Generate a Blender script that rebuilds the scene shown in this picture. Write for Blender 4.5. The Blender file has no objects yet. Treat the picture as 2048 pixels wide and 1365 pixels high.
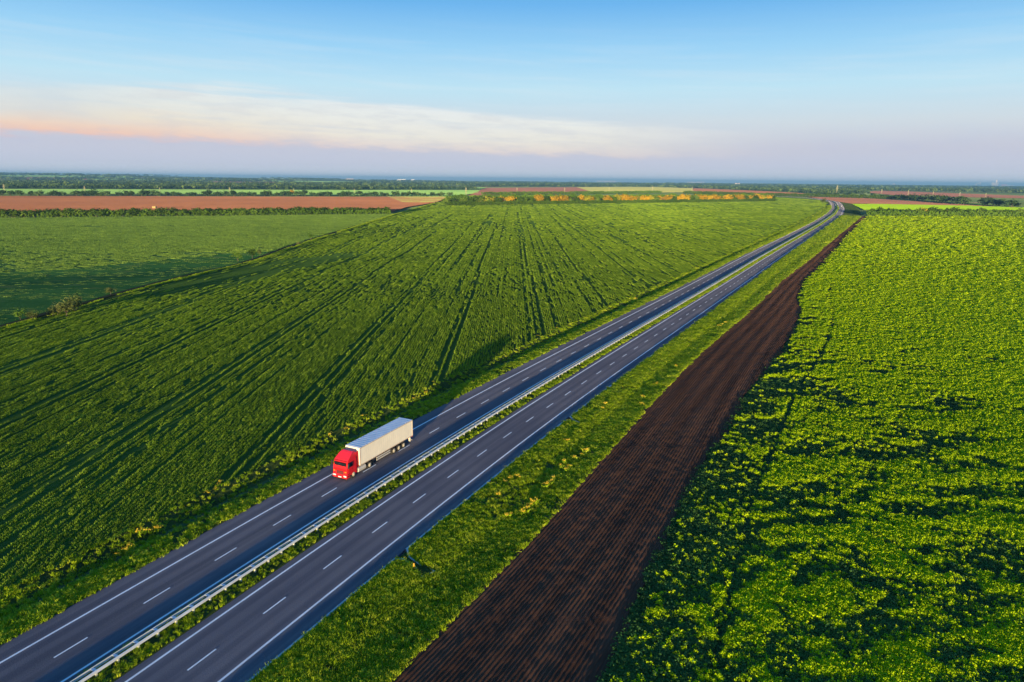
import bpy, bmesh, math, random
import numpy as np
from mathutils import Vector, Matrix

random.seed(7)
rng = np.random.default_rng(11)
S = bpy.context.scene
COL = S.collection
R = math.radians

# ------------------------------------------------------------------ camera
CAM_H = 42.0
F_PX, IMG_W, IMG_H = 1365.0, 2048.0, 1365.0
HOR_L, HOR_R = 351.0, 372.0
ROLL = math.atan2(HOR_R - HOR_L, IMG_W)
PITCH = math.atan2((IMG_H / 2 - (HOR_L + HOR_R) / 2) * math.cos(ROLL), F_PX)
_f = Vector((0, math.cos(PITCH), -math.sin(PITCH)))
_r0 = Vector((1, 0, 0)); _u0 = _r0.cross(_f)
_r = math.cos(ROLL) * _r0 + math.sin(ROLL) * _u0
_u = -math.sin(ROLL) * _r0 + math.cos(ROLL) * _u0
cam_data = bpy.data.cameras.new('camera'); cam = bpy.data.objects.new('camera', cam_data)
COL.objects.link(cam); S.camera = cam
cam_data.sensor_width = 36.0; cam_data.lens = 36.0 * F_PX / IMG_W
cam_data.clip_start = 0.5; cam_data.clip_end = 90000
cam.matrix_world = Matrix(((_r.x, _u.x, -_f.x, 0), (_r.y, _u.y, -_f.y, 0), (_r.z, _u.z, -_f.z, CAM_H), (0, 0, 0, 1)))

# ------------------------------------------------------------------ light
SUN_EL, SUN_AZ = 2.7, 192.0          # the sun stands low behind the camera
SUN_STRENGTH, SUN_COLOR = 5.0, (1.0, 0.79, 0.46)
SKY_STRENGTH = 0.1
EXPOSURE = 1.3
S.view_settings.view_transform = 'Standard'; S.view_settings.look = 'None'
S.view_settings.exposure = EXPOSURE; S.view_settings.gamma = 1.0
sd = bpy.data.lights.new('sun', 'SUN'); sun = bpy.data.objects.new('sun', sd); COL.objects.link(sun)
sd.energy = SUN_STRENGTH; sd.angle = R(0.5); sd.color = SUN_COLOR
to_sun = Vector((math.sin(R(SUN_AZ)) * math.cos(R(SUN_EL)), math.cos(R(SUN_AZ)) * math.cos(R(SUN_EL)), math.sin(R(SUN_EL))))
sun.rotation_euler = to_sun.to_track_quat('Z', 'Y').to_euler(); sun.location = (0, -40, 80)


class NT:
    """tiny helper for writing node trees"""
    def __init__(s, tree): s.t = tree; s.n = tree.nodes; s.l = tree.links
    def new(s, kind, **kw):
        n = s.n.new(kind)
        for k, v in kw.items(): setattr(n, k, v)
        return n
    def put(s, sock, v):
        if hasattr(v, 'is_output'): s.l.new(v, sock)
        else: sock.default_value = v
    def math(s, op, a, b=0.0, c=0.0, clamp=False):
        n = s.new('ShaderNodeMath', operation=op); n.use_clamp = clamp
        s.put(n.inputs[0], a); s.put(n.inputs[1], b)
        if op in ('MULTIPLY_ADD',): s.put(n.inputs[2], c)
        return n.outputs[0]
    def step(s, v, a, b, lo=0.0, hi=1.0):
        n = s.new('ShaderNodeMapRange', interpolation_type='SMOOTHSTEP')
        s.put(n.inputs[0], v); s.put(n.inputs[1], a); s.put(n.inputs[2], b); s.put(n.inputs[3], lo); s.put(n.inputs[4], hi)
        return n.outputs[0]
    def mix(s, f, a, b):
        n = s.new('ShaderNodeMix', data_type='RGBA'); n.clamp_factor = True
        s.put(n.inputs[0], f)
        s.put(n.inputs[6], a if hasattr(a, 'is_output') else (*a, 1)); s.put(n.inputs[7], b if hasattr(b, 'is_output') else (*b, 1))
        return n.outputs[2]
    def ramp(s, f, pts):
        n = s.new('ShaderNodeValToRGB'); e = n.color_ramp.elements
        while len(e) < len(pts): e.new(0.5)
        for k, (p, c) in enumerate(pts):
            e[k].position = p; e[k].color = (*c, 1)
        s.put(n.inputs[0], f); return n.outputs[0]
    def noise(s, vec, scale, detail=3.0, rough=0.55):
        n = s.new('ShaderNodeTexNoise'); s.put(n.inputs['Vector'], vec); n.inputs['Scale'].default_value = scale
        n.inputs['Detail'].default_value = detail; n.inputs['Roughness'].default_value = rough
        return n.outputs[0]
    def scalevec(s, vec, sc, rot=(0, 0, 0)):
        q = s.new('ShaderNodeMapping'); s.put(q.inputs[0], vec); q.inputs['Rotation'].default_value = rot
        n = s.new('ShaderNodeMapping'); s.put(n.inputs[0], q.outputs[0]); n.inputs['Scale'].default_value = sc
        return n.outputs[0]


def build_world():
    w = bpy.data.worlds.new('World'); S.world = w; w.use_nodes = True
    N = NT(w.node_tree); N.n.clear()
    sky = N.new('ShaderNodeTexSky', sky_type='NISHITA'); sky.sun_disc = False
    sky.sun_elevation = R(SUN_EL); sky.sun_rotation = R(SUN_AZ); sky.altitude = 100; sky.dust_density = 1.2; sky.ozone_density = 2.0
    tc = N.new('ShaderNodeTexCoord'); d = tc.outputs['Generated']
    sp = N.new('ShaderNodeSeparateXYZ'); N.put(sp.inputs[0], d)
    x, y, z = sp.outputs
    el = N.math('MULTIPLY', N.math('ARCSINE', z), 57.29578)          # elevation in degrees
    az = N.math('MULTIPLY', N.math('ARCTAN2', x, y), 57.29578)       # azimuth in degrees
    f = N.math('DIVIDE', N.math('MAXIMUM', el, 0.0), 90.0)
    clear = N.ramp(f, [(0.0, (.88, .88, .95)), (1.0 / 90, (.69, .70, .82)), (2.6 / 90, (.57, .60, .77)), (4.4 / 90, (.66, .76, .84)), (7.0 / 90, (.55, .81, .95)),
                       (9.9 / 90, (.34, .67, .96)), (13.0 / 90, (.16, .48, .89)), (20 / 90, (.06, .37, .92)), (1.0, (.02, .26, .86))])
    # high cirrus and the evening cloud bank low in the north west
    elt = N.math('ADD', el, N.math('MULTIPLY', az, 0.035))
    cv = N.new('ShaderNodeCombineXYZ'); N.put(cv.inputs[0], N.math('MULTIPLY', az, 0.055)); N.put(cv.inputs[1], N.math('MULTIPLY', elt, 1.05))
    n1 = N.noise(cv.outputs[0], 1.3, 7.0, 0.62); cw = N.new('ShaderNodeCombineXYZ'); N.put(cw.inputs[0], N.math('MULTIPLY', az, 0.16)); N.put(cw.inputs[1], N.math('MULTIPLY', elt, 0.9))
    n2 = N.noise(cw.outputs[0], 1.6, 7.0, 0.62)
    n1c = N.math('SUBTRACT', n1, 0.5); n2c = N.math('SUBTRACT', n2, 0.5)
    top = N.math('ADD', N.math('MULTIPLY', N.step(az, -30.0, 20.0), -2.5), 6.7)
    top = N.math('SUBTRACT', N.math('ADD', top, N.math('MULTIPLY', n1c, 2.0)), N.math('MULTIPLY', N.step(az, -22.0, -37.0), 0.9))
    bot = N.math('ADD', N.math('MULTIPLY', N.step(az, -36.0, 14.0), -0.9), 2.75)
    bot = N.math('ADD', bot, N.math('MULTIPLY', n2c, 1.6))
    up = N.math('SUBTRACT', 1.0, N.step(N.math('SUBTRACT', el, top), -0.55, 0.2))
    lo = N.step(N.math('SUBTRACT', el, bot), -0.25, 0.45)
    across = N.step(az, 24.0, 2.0)
    core = N.math('MULTIPLY', N.step(az, -34.0, -25.0, 0.5, 1.0), N.step(n1, 0.30, 0.52, 0.55, 1.0))
    low = N.step(N.math('SUBTRACT', el, bot), 2.2, 0.6)
    body = N.math('MAXIMUM', core, low)
    mask = N.math('MULTIPLY', N.math('MULTIPLY', up, lo), N.math('MULTIPLY', across, body))
    h = N.math('ADD', N.math('DIVIDE', N.math('SUBTRACT', el, bot), 3.6), N.math('MULTIPLY', n2c, 0.25))
    left = N.step(az, -8.0, -34.0)
    warm = N.ramp(h, [(0.0, (1.0, .58, .46)), (0.14, (1.0, .68, .52)), (0.38, (.97, .83, .64)), (0.7, (.86, .86, .80)), (1.0, (.80, .86, .86))])
    pale = N.ramp(h, [(0.0, (.88, .74, .70)), (0.3, (.93, .88, .78)), (0.7, (.90, .91, .87)), (1.0, (.84, .89, .91))])
    cloud = N.mix(left, pale, warm)
    cloud = N.mix(N.step(n2, 0.42, 0.66, 0.0, 0.32), cloud, (.62, .66, .74))
    thin = N.math('MULTIPLY', N.step(n1, 0.42, 0.72), N.math('MULTIPLY', N.step(el, 4.0, 6.5), N.step(el, 12.5, 7.5)))
    col = N.mix(N.math('MULTIPLY', thin, 0.30), clear, (.74, .84, .91))
    pinkband = N.math('MULTIPLY', N.math('MULTIPLY', N.step(el, 1.0, 2.6), N.step(el, 6.5, 3.2)), N.step(n2, 0.3, 0.6, 0.6, 1.0))
    col = N.mix(N.math('MULTIPLY', pinkband, 0.28), col, (.80, .74, .72))
    col = N.mix(N.math('MULTIPLY', mask, 0.97), col, cloud)
    sc = N.new('ShaderNodeVectorMath', operation='SCALE'); N.put(sc.inputs[0], col); sc.inputs['Scale'].default_value = 2.0 ** -EXPOSURE / SKY_STRENGTH
    # the north half is the evening sky seen in the photograph, the rest stays the physical sky
    north = N.step(y, -0.75, -0.2, 0.35, 0.97)
    fin = N.mix(north, sky.outputs[0], sc.outputs[0])
    bg = N.new('ShaderNodeBackground'); N.put(bg.inputs[0], fin); bg.inputs[1].default_value = SKY_STRENGTH
    out = N.new('ShaderNodeOutputWorld'); N.l.new(bg.outputs[0], out.inputs[0])
build_world()

# ------------------------------------------------------------------ helpers
def hash2(ix, iy, seed):
    n = (ix.astype(np.int64) * 374761393 + iy.astype(np.int64) * 668265263 + seed * 974634721) & 0x7fffffff
    n = ((n ^ (n >> 13)) * 1274126177) & 0x7fffffff
    return ((n ^ (n >> 16)) & 0xffff) / 65535.0

def vnoise(x, y, seed=0):
    x = np.asarray(x, float); y = np.asarray(y, float)
    ix = np.floor(x); iy = np.floor(y); fx = x - ix; fy = y - iy
    fx = fx * fx * (3 - 2 * fx); fy = fy * fy * (3 - 2 * fy)
    a = hash2(ix, iy, seed); b = hash2(ix + 1, iy, seed); c = hash2(ix, iy + 1, seed); d = hash2(ix + 1, iy + 1, seed)
    return (a * (1 - fx) + b * fx) * (1 - fy) + (c * (1 - fx) + d * fx) * fy

def fbm(x, y, seed=0, octs=3):
    s = 0; a = 0.5; t = 0
    for k in range(octs):
        s = s + a * vnoise(x * 2 ** k, y * 2 ** k, seed + k); t += a; a *= 0.5
    return s / t

def sstep(v, a, b):
    t = np.clip((v - a) / (b - a), 0, 1); return t * t * (3 - 2 * t)

def zg(x, y):
    """height of the land: flat but for a shallow dell on the left and hills on the far left"""
    x = np.asarray(x, float); y = np.asarray(y, float)
    ax, ay, bx, by = -290.0, 262.0, -60.0, 440.0
    L = math.hypot(bx - ax, by - ay); ux, uy = (bx - ax) / L, (by - ay) / L
    t = np.clip(((x - ax) * ux + (y - ay) * uy) / L, -0.6, 1.3)
    d = -(x - ax) * uy + (y - ay) * ux
    dep = np.interp(t, [-0.6, 0.0, 0.55, 0.8, 1.0, 1.3], [4.0, 3.8, 2.8, 1.8, 1.0, 0.0])
    sig = np.interp(t, [0.0, 0.6, 1.0], [40.0, 34.0, 26.0])
    z = -dep * np.exp(-0.5 * (d / sig) ** 2)
    r = np.hypot(x, y); a = np.degrees(np.arctan2(x, y))
    hill = sstep(r, 5500, 12500) * (52 * sstep(-a, 2.0, 36.0) + 12)
    return z + hill * (0.85 + 0.3 * fbm(x / 2600, y / 2600, 5, 2))

def at(px, py, z=None):
    """the point of the land seen at a point of the 2048 x 1365 photograph"""
    d = (px - IMG_W / 2) / F_PX * _r - (py - IMG_H / 2) / F_PX * _u + _f
    zz = 0.0 if z is None else z
    for k in range(12):
        t = (zz - CAM_H) / d.z
        X, Y = d.x * t, d.y * t
        if z is not None or Y > 5000: break
        zz = 0.5 * zz + 0.5 * float(zg(X, Y))
    return X, Y

def ats(pts): return [at(*p) for p in pts]

def raw_mesh(name, V, Fc, smooth=False):
    """mesh from arrays; Fc is (n,3) or (n,4)"""
    me = bpy.data.meshes.new(name)
    V = np.asarray(V, np.float32); Fc = np.asarray(Fc, np.int32); k = Fc.shape[1]
    me.vertices.add(len(V)); me.vertices.foreach_set('co', V.ravel())
    me.loops.add(Fc.size); me.loops.foreach_set('vertex_index', Fc.ravel())
    me.polygons.add(len(Fc)); me.polygons.foreach_set('loop_start', np.arange(0, Fc.size, k, dtype=np.int32))
    me.polygons.foreach_set('use_smooth', np.full(len(Fc), smooth))
    me.update(calc_edges=True)
    return me

def link(name, me, mat=None, parent=None):
    o = bpy.data.objects.new(name, me); COL.objects.link(o)
    if mat is not None and len(me.materials) == 0: me.materials.append(mat)
    if parent is not None: o.parent = parent
    return o

def tag(o, label, cat, group=None, kind=None):
    if label: o['label'] = label
    if cat: o['category'] = cat
    if group: o['group'] = group
    if kind: o['kind'] = kind
    return o

def empty(name, loc, rz=0.0):
    o = bpy.data.objects.new(name, None); COL.objects.link(o); o.location = loc; o.rotation_euler = (0, 0, rz)
    o.empty_display_size = 0.3
    return o

def structure(o, label=None, cat=None):
    o['kind'] = 'structure'
    if label: o['label'] = label
    if cat: o['category'] = cat
    return o

class MB:
    """collects boxes, tubes and plates in local coordinates and links them as ONE mesh"""
    def __init__(s): s.b = bmesh.new()
    def box(s, c, d, bev=0.0, rot=None):
        m = Matrix.Translation(c) @ (rot if rot else Matrix()) @ Matrix.Diagonal((*d, 1))
        r = bmesh.ops.create_cube(s.b, size=1.0, matrix=m)
        if bev > 0:
            es = list({e for v in r['verts'] for e in v.link_edges})
            bmesh.ops.bevel(s.b, geom=es, offset=bev, segments=2, affect='EDGES', profile=0.7)
        return s
    def bar(s, a, b, w, h=None):
        a = Vector(a); b = Vector(b); d = b - a; L = d.length
        q = d.to_track_quat('Z', 'Y').to_matrix().to_4x4()
        bmesh.ops.create_cube(s.b, size=1.0, matrix=Matrix.Translation((a + b) / 2) @ q @ Matrix.Diagonal((w, h or w, L, 1)))
        return s
    def cyl(s, c, r, L, axis='X', seg=24, r2=None):
        q = {'X': Matrix.Rotation(R(90), 4, 'Y'), 'Y': Matrix.Rotation(R(90), 4, 'X'), 'Z': Matrix()}[axis]
        bmesh.ops.create_cone(s.b, cap_ends=True, segments=seg, radius1=r, radius2=r if r2 is None else r2, depth=L, matrix=Matrix.Translation(c) @ q)
        return s
    def prism(s, prof, x0, x1):
        """prof is a list of (y, z); extruded in x"""
        a = [s.b.verts.new((x0, p[0], p[1])) for p in prof]; b = [s.b.verts.new((x1, p[0], p[1])) for p in prof]
        n = len(prof); s.b.faces.new(a); s.b.faces.new(list(reversed(b)))
        for i in range(n): s.b.faces.new((a[i], b[i], b[(i + 1) % n], a[(i + 1) % n]))
        bmesh.ops.recalc_face_normals(s.b, faces=s.b.faces[:])
        return s
    def loft(s, rings):
        rs = [[s.b.verts.new(p) for p in r] for r in rings]; n = len(rs[0])
        for k in range(len(rs) - 1):
            for i in range(n): s.b.faces.new((rs[k][i], rs[k][(i + 1) % n], rs[k + 1][(i + 1) % n], rs[k + 1][i]))
        s.b.faces.new(list(reversed(rs[0]))); s.b.faces.new(rs[-1])
        bmesh.ops.recalc_face_normals(s.b, faces=s.b.faces[:])
        return s
    def mesh(s, name):
        me = bpy.data.meshes.new(name); s.b.to_mesh(me); s.b.free(); return me
    def build(s, name, mat, parent=None, loc=None):
        o = link(name, s.mesh(name), mat, parent)
        if loc: o.location = loc
        return o

# ------------------------------------------------------------------ materials
def mat_new(name):
    m = bpy.data.materials.new(name); m.use_nodes = True; N = NT(m.node_tree); N.n.clear()
    out = N.new('ShaderNodeOutputMaterial'); return m, N, out

def simple(name, col, rough=0.6, metal=0.0, noise=0.0, nscale=2.0, spec=0.4, bump=0.0):
    m, N, out = mat_new(name)
    p = N.new('ShaderNodeBsdfPrincipled'); p.inputs['Roughness'].default_value = rough; p.inputs['Metallic'].default_value = metal
    p.inputs['Specular IOR Level'].default_value = spec
    tc = N.new('ShaderNodeTexCoord')
    if noise > 0:
        n = N.noise(tc.outputs['Object'], nscale, 4.0, 0.6)
        dark = tuple(c * (1 - noise) for c in col); light = tuple(min(1, c * (1 + noise * 0.6)) for c in col)
        N.put(p.inputs['Base Color'], N.mix(N.step(n, 0.3, 0.7), dark, light))
        if bump > 0:
            b = N.new('ShaderNodeBump'); b.inputs['Distance'].default_value = bump; N.put(b.inputs['Height'], n); N.l.new(b.outputs[0], p.inputs['Normal'])
    else: p.inputs['Base Color'].default_value = (*col, 1)
    N.l.new(p.outputs[0], out.inputs[0]); return m

def foliage(name, a, b, c=None, trans=0.3, patch=0.02, vary=0.25):
    """leaf material: two tones by patch and by plant, some light passes through the leaves"""
    m, N, out = mat_new(name)
    geo = N.new('ShaderNodeNewGeometry'); oi = N.new('ShaderNodeObjectInfo')
    n = N.noise(geo.outputs['Position'], patch, 3.0, 0.6)
    col = N.mix(N.step(n, 0.3, 0.7), a, b)
    if c is not None: col = N.mix(N.step(oi.outputs['Random'], 0.72, 0.95), col, c)
    hs = N.new('ShaderNodeHueSaturation'); N.put(hs.inputs['Color'], col)
    N.put(hs.inputs['Value'], N.step(oi.outputs['Random'], 0.0, 1.0, 1.0 - vary, 1.0 + vary))
    df = N.new('ShaderNodeBsdfDiffuse'); tl = N.new('ShaderNodeBsdfTranslucent')
    N.l.new(hs.outputs[0], df.inputs[0]); N.l.new(hs.outputs[0], tl.inputs[0])
    mx = N.new('ShaderNodeMixShader'); mx.inputs[0].default_value = trans
    N.l.new(df.outputs[0], mx.inputs[1]); N.l.new(tl.outputs[0], mx.inputs[2]); N.l.new(mx.outputs[0], out.inputs[0])
    return m

def earth(name, a, b, scale=0.03, fine=1.2, bump=0.25, stretch=None, rot=0.0, c=None, rough=1.0):
    """soil or low ground cover: two tones, fine grain, bump"""
    m, N, out = mat_new(name)
    geo = N.new('ShaderNodeNewGeometry'); v = geo.outputs['Position']
    if stretch: v = N.scalevec(v, stretch, (0, 0, rot))
    n = N.noise(v, scale, 4.0, 0.6); g = N.noise(v, fine, 5.0, 0.7)
    col = N.mix(N.step(N.math('ADD', N.math('MULTIPLY', n, 0.65), N.math('MULTIPLY', g, 0.35)), 0.36, 0.64), a, b)
    if c is not None: col = N.mix(N.step(N.noise(v, scale * 6, 3.0), 0.58, 0.7), col, c)
    df = N.new('ShaderNodeBsdfDiffuse'); df.inputs['Roughness'].default_value = rough
    N.put(df.inputs[0], col)
    bp = N.new('ShaderNodeBump'); bp.inputs['Strength'].default_value = 1.0; bp.inputs['Distance'].default_value = bump
    N.put(bp.inputs['Height'], g); N.l.new(bp.outputs[0], df.inputs['Normal'])
    N.l.new(df.outputs[0], out.inputs[0]); return m

def asphalt_mat():
    m, N, out = mat_new('asphalt')
    geo = N.new('ShaderNodeNewGeometry'); v = geo.outputs['Position']
    ac = N.new('ShaderNodeAttribute', attribute_name='across').outputs['Fac']; al = N.new('ShaderNodeAttribute', attribute_name='along').outputs['Fac']
    cv = N.new('ShaderNodeCombineXYZ'); N.put(cv.inputs[0], ac); N.put(cv.inputs[1], N.math('MULTIPLY', al, 0.018))
    big = N.noise(v, 0.05, 4.0); lane = N.noise(cv.outputs[0], 1.3, 4.0); fine = N.noise(v, 9.0, 4.0, 0.7)
    # wheel paths: two in each 3.6 m lane, a little darker and smoother than the rest
    w = N.math('ABSOLUTE', N.math('SUBTRACT', N.math('FRACT', N.math('DIVIDE', N.math('ADD', N.math('ABSOLUTE', N.math('SUBTRACT', ac, 0.0)), 1.15), 1.8)), 0.5))
    track = N.step(w, 0.30, 0.10)
    col = N.mix(N.step(N.math('ADD', N.math('MULTIPLY', big, 0.55), N.math('MULTIPLY', lane, 0.45)), 0.36, 0.64), (.140, .128, .146), (.215, .192, .200))
    col = N.mix(N.math('MULTIPLY', track, 0.40), col, (.085, .085, .110))
    seam = N.math('MULTIPLY', N.step(N.noise(cv.outputs[0], 0.35, 1.0), 0.60, 0.63), 0.35)
    col = N.mix(seam, col, (.085, .084, .100))
    col = N.mix(N.step(fine, 0.35, 0.75, 0.0, 0.35), col, (.19, .18, .185))
    df = N.new('ShaderNodeBsdfDiffuse'); df.inputs['Roughness'].default_value = 1.0; N.put(df.inputs[0], col)
    bp = N.new('ShaderNodeBump'); bp.inputs['Strength'].default_value = 1.0; bp.inputs['Distance'].default_value = 0.22
    N.put(bp.inputs['Height'], fine); N.l.new(bp.outputs[0], df.inputs['Normal'])
    N.l.new(df.outputs[0], out.inputs[0]); return m

M = dict(
    asphalt=asphalt_mat(),
    paint=earth('road_paint', (.74, .74, .74), (.84, .84, .84), 0.4, 9.0, 0.10),
    concrete=simple('concrete', (.42, .43, .42), 0.85, noise=0.2, nscale=1.2, bump=0.02),
    steel=simple('galvanised_steel', (.62, .62, .60), 0.55, 0.0, noise=0.12, nscale=0.8),
    post=simple('post_steel', (.60, .58, .45), 0.6),
    spacer=simple('spacer_steel', (.35, .42, .48), 0.6),
    red=simple('red_paint', (.62, .012, .018), 0.35, noise=0.06, nscale=1.0, spec=0.5),
    dred=simple('dark_red_paint', (.30, .008, .012), 0.4),
    glass=simple('cab_glass', (.012, .014, .016), 0.08, spec=0.6),
    black=simple('black_plastic', (.018, .018, .02), 0.6),
    grille=simple('grille_plastic', (.05, .035, .035), 0.5),
    curtain=simple('trailer_curtain', (.86, .77, .60), 0.6, noise=0.05, nscale=0.7),
    roofw=simple('trailer_roof', (.60, .60, .60), 0.55, noise=0.08, nscale=0.8),
    trim=simple('trailer_trim', (.55, .40, .28), 0.5),
    chassis=simple('chassis_steel', (.10, .085, .07), 0.7, noise=0.2),
    tank=simple('tank_alloy', (.55, .50, .42), 0.4, noise=0.1),
    tyre=simple('tyre_rubber', (.025, .023, .022), 0.85),
    rim=simple('wheel_steel', (.52, .46, .34), 0.5, noise=0.15, nscale=6),
    lamp=simple('lamp_glass', (.75, .75, .72), 0.15, spec=0.6),
    amber=simple('amber_glass', (.8, .28, .02), 0.3),
    white=simple('white_paint', (.78, .78, .76), 0.4),
    darkcar=simple('dark_paint', (.03, .035, .05), 0.35),
    pylon=simple('pylon_steel', (.42, .38, .20), 0.6),
    bpale=simple('pale_wall', (.78, .62, .55), 0.8), bwhite=simple('white_wall', (.82, .80, .76), 0.8), bred=simple('red_wall', (.62, .22, .18), 0.8),
    straw=simple('straw', (.46, .31, .11), 0.9, noise=0.25, nscale=1.5, bump=0.1),
    bark=simple('bark', (.13, .10, .07), 0.9, noise=0.3, nscale=2),
    soil=earth('ploughed_soil', (.062, .031, .020), (.100, .049, .030), 0.5, 3.0, 0.16, (1.0, 0.06, 1), R(26)),
    brown=earth('brown_field', (.160, .072, .044), (.215, .094, .052), 0.004, 0.5, 0.3),
    purple=earth('dark_brown_field', (.135, .066, .055), (.180, .084, .062), 0.003, 0.5, 0.3),
    dry=earth('dry_field', (.20, .21, .07), (.25, .25, .08), 0.004, 0.5, 0.3),
    pale=earth('pale_green_field', (.13, .25, .075), (.17, .30, .085), 0.003, 0.5, 0.3),
    lime=earth('bright_green_field', (.135, .25, .010), (.17, .29, .012), 0.006, 0.5, 0.3),
    farblue=earth('far_wooded_land', (.018, .040, .030), (.035, .065, .035), 0.002, 0.02, 0.5),
    land=earth('land', (.05, .085, .03), (.11, .15, .06), 0.0009, 0.02, 0.5, c=(.15, .12, .09)),
    wheat_ground=earth('wheat_ground', (.028, .060, .012), (.048, .095, .015), 0.02, 1.0, 0.25, (1.0, 0.06, 1), 0.0),
    left_ground=earth('left_ground', (.05, .11, .03), (.08, .16, .04), 0.012, 0.7, 0.25, (0.25, 1.0, 1), R(12)),
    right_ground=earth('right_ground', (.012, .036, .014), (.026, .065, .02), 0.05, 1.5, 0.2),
    verge_ground=earth('verge_ground', (.025, .045, .012), (.06, .085, .02), 0.08, 1.5, 0.25),
    wet=earth('wet_meadow', (.016, .062, .018), (.030, .092, .024), 0.03, 0.8, 0.25, (0.3, 1.0, 1), R(8), c=(.055, .095, .03)),  # low damp meadow, darkened further to carry the dell's shade
    ditch=earth('ditch_ground', (.015, .022, .018), (.03, .04, .02), 0.1, 1.0, 0.3),
    wheat=foliage('wheat_leaf', (.128, .215, .015), (.185, .295, .019), (.24, .34, .024), 0.2, 0.012, 0.12),
    rape=foliage('crop_leaf', (.30, .44, .004), (.37, .51, .005), (.44, .55, .008), 0.2, 0.03, 0.12),
    lowcrop=foliage('low_crop_leaf', (.045, .110, .030), (.070, .150, .030), None, 0.2, 0.05),
    farwheat=foliage('far_wheat_leaf', (.175, .285, .045), (.215, .335, .050), (.24, .35, .05), 0.2, 0.008, 0.12),
    grass=foliage('grass_leaf', (.20, .31, .010), (.30, .41, .012), (.38, .43, .03), 0.25, 0.12),
    yellow=foliage('yellow_flower', (.60, .42, .03), (.70, .50, .05), (.50, .36, .04), 0.3, 0.5),
    tree=foliage('tree_leaf', (.048, .098, .012), (.080, .140, .015), (.11, .17, .02), 0.25, 0.05),
    dtree=foliage('dark_tree_leaf', (.038, .080, .026), (.060, .110, .034), (.085, .14, .04), 0.25, 0.05),
    orange=foliage('orange_tree_leaf', (.44, .26, .012), (.52, .34, .02), (.28, .26, .02), 0.25, 0.2),
    olive=foliage('bare_bush_leaf', (.085, .115, .03), (.12, .145, .04), (.15, .16, .05), 0.2, 0.2),
    hedge=foliage('hedge_leaf', (.060, .115, .012), (.095, .165, .015), None, 0.25, 0.01),
    wood=foliage('far_wood_leaf', (.045, .085, .035), (.075, .125, .045), (.14, .20, .05), 0.25, 0.002),
)

# ------------------------------------------------------------------ the highway axis
_axis = np.array([(-52.0, 14.0), (-35.3, 49.9), (-29.6, 62.5), (-20.9, 81.6), (-11.2, 101.5), (2.7, 129.3), (94.35, 301.8), (138.4, 386.1), (225.1, 547.6),
                  (325.6, 735.3), (457.7, 990.3), (566.0, 1214.0), (692.5, 1493.5), (777.0, 1690.0), (832.0, 1860.0), (866.0, 2010.0), (876.0, 2150.0),
                  (850.0, 2290.0), (770.0, 2390.0), (600.0, 2470.0)])
def _smooth_axis():
    d = np.r_[0, np.cumsum(np.hypot(*np.diff(_axis, axis=0).T))]
    s = np.arange(0, d[-1], 4.0); P = np.c_[np.interp(s, d, _axis[:, 0]), np.interp(s, d, _axis[:, 1])]
    for win in (9, 15, 15):
        k = np.ones(win) / win; pad = win // 2
        Q = np.vstack([2 * P[0] - P[pad:0:-1], P, 2 * P[-1] - P[-2:-pad - 2:-1]])
        P = np.c_[np.convolve(Q[:, 0], k, 'valid'), np.convolve(Q[:, 1], k, 'valid')]
    d = np.r_[0, np.cumsum(np.hypot(*np.diff(P, axis=0).T))]
    return P, d
AXP, AXS = _smooth_axis()
S_END = AXS[-1] - 5
def axis_at(s):
    s = np.asarray(s, float)
    p = np.c_[np.interp(s, AXS, AXP[:, 0]), np.interp(s, AXS, AXP[:, 1])]
    a = np.c_[np.interp(s - 3, AXS, AXP[:, 0]), np.interp(s - 3, AXS, AXP[:, 1])]; b = np.c_[np.interp(s + 3, AXS, AXP[:, 0]), np.interp(s + 3, AXS, AXP[:, 1])]
    t = b - a; t /= np.linalg.norm(t, axis=1)[:, None]
    return p, t, np.c_[t[:, 1], -t[:, 0]]          # point, tangent, right-hand normal
def off(s, o):
    p, t, n = axis_at(np.atleast_1d(s)); return p + n * np.atleast_1d(o)[:, None]
def s_of(x, y):
    return float(AXS[np.argmin((AXP[:, 0] - x) ** 2 + (AXP[:, 1] - y) ** 2)])
def stations(s0, s1, fine=2.0, k=0.02):
    out = [s0]; s = s0
    while s < s1:
        s = min(s1, s + max(fine, (s - 30) * k)); out.append(s)
    return np.array(out)
def sweep(name, prof, s0, s1, mat, parent=None, st=None, fine=2.0):
    """prof: list of (offset, z) from left to right, swept along the highway axis"""
    st = stations(s0, s1, fine) if st is None else st
    p, t, n = axis_at(st); k = len(prof); o = np.array([q[0] for q in prof]); z = np.array([q[1] for q in prof])
    V = np.zeros((len(st), k, 3)); V[:, :, 0] = p[:, 0:1] + n[:, 0:1] * o; V[:, :, 1] = p[:, 1:2] + n[:, 1:2] * o; V[:, :, 2] = z
    i = np.arange(len(st) - 1)[:, None] * k + np.arange(k - 1)[None]
    Fc = np.stack([i, i + 1, i + k + 1, i + k], -1).reshape(-1, 4); me = raw_mesh(name, V.reshape(-1, 3), Fc)
    a = me.attributes.new('across', 'FLOAT', 'POINT'); a.data.foreach_set('value', np.tile(o, len(st)).astype(np.float32))
    a = me.attributes.new('along', 'FLOAT', 'POINT'); a.data.foreach_set('value', np.repeat(st, k).astype(np.float32))
    return link(name, me, mat, parent)

LM, RM, LL, RR = -2.45, 2.45, -9.65, 9.55
EDGE_L, EDGE_R = -12.3, 11.75

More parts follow.
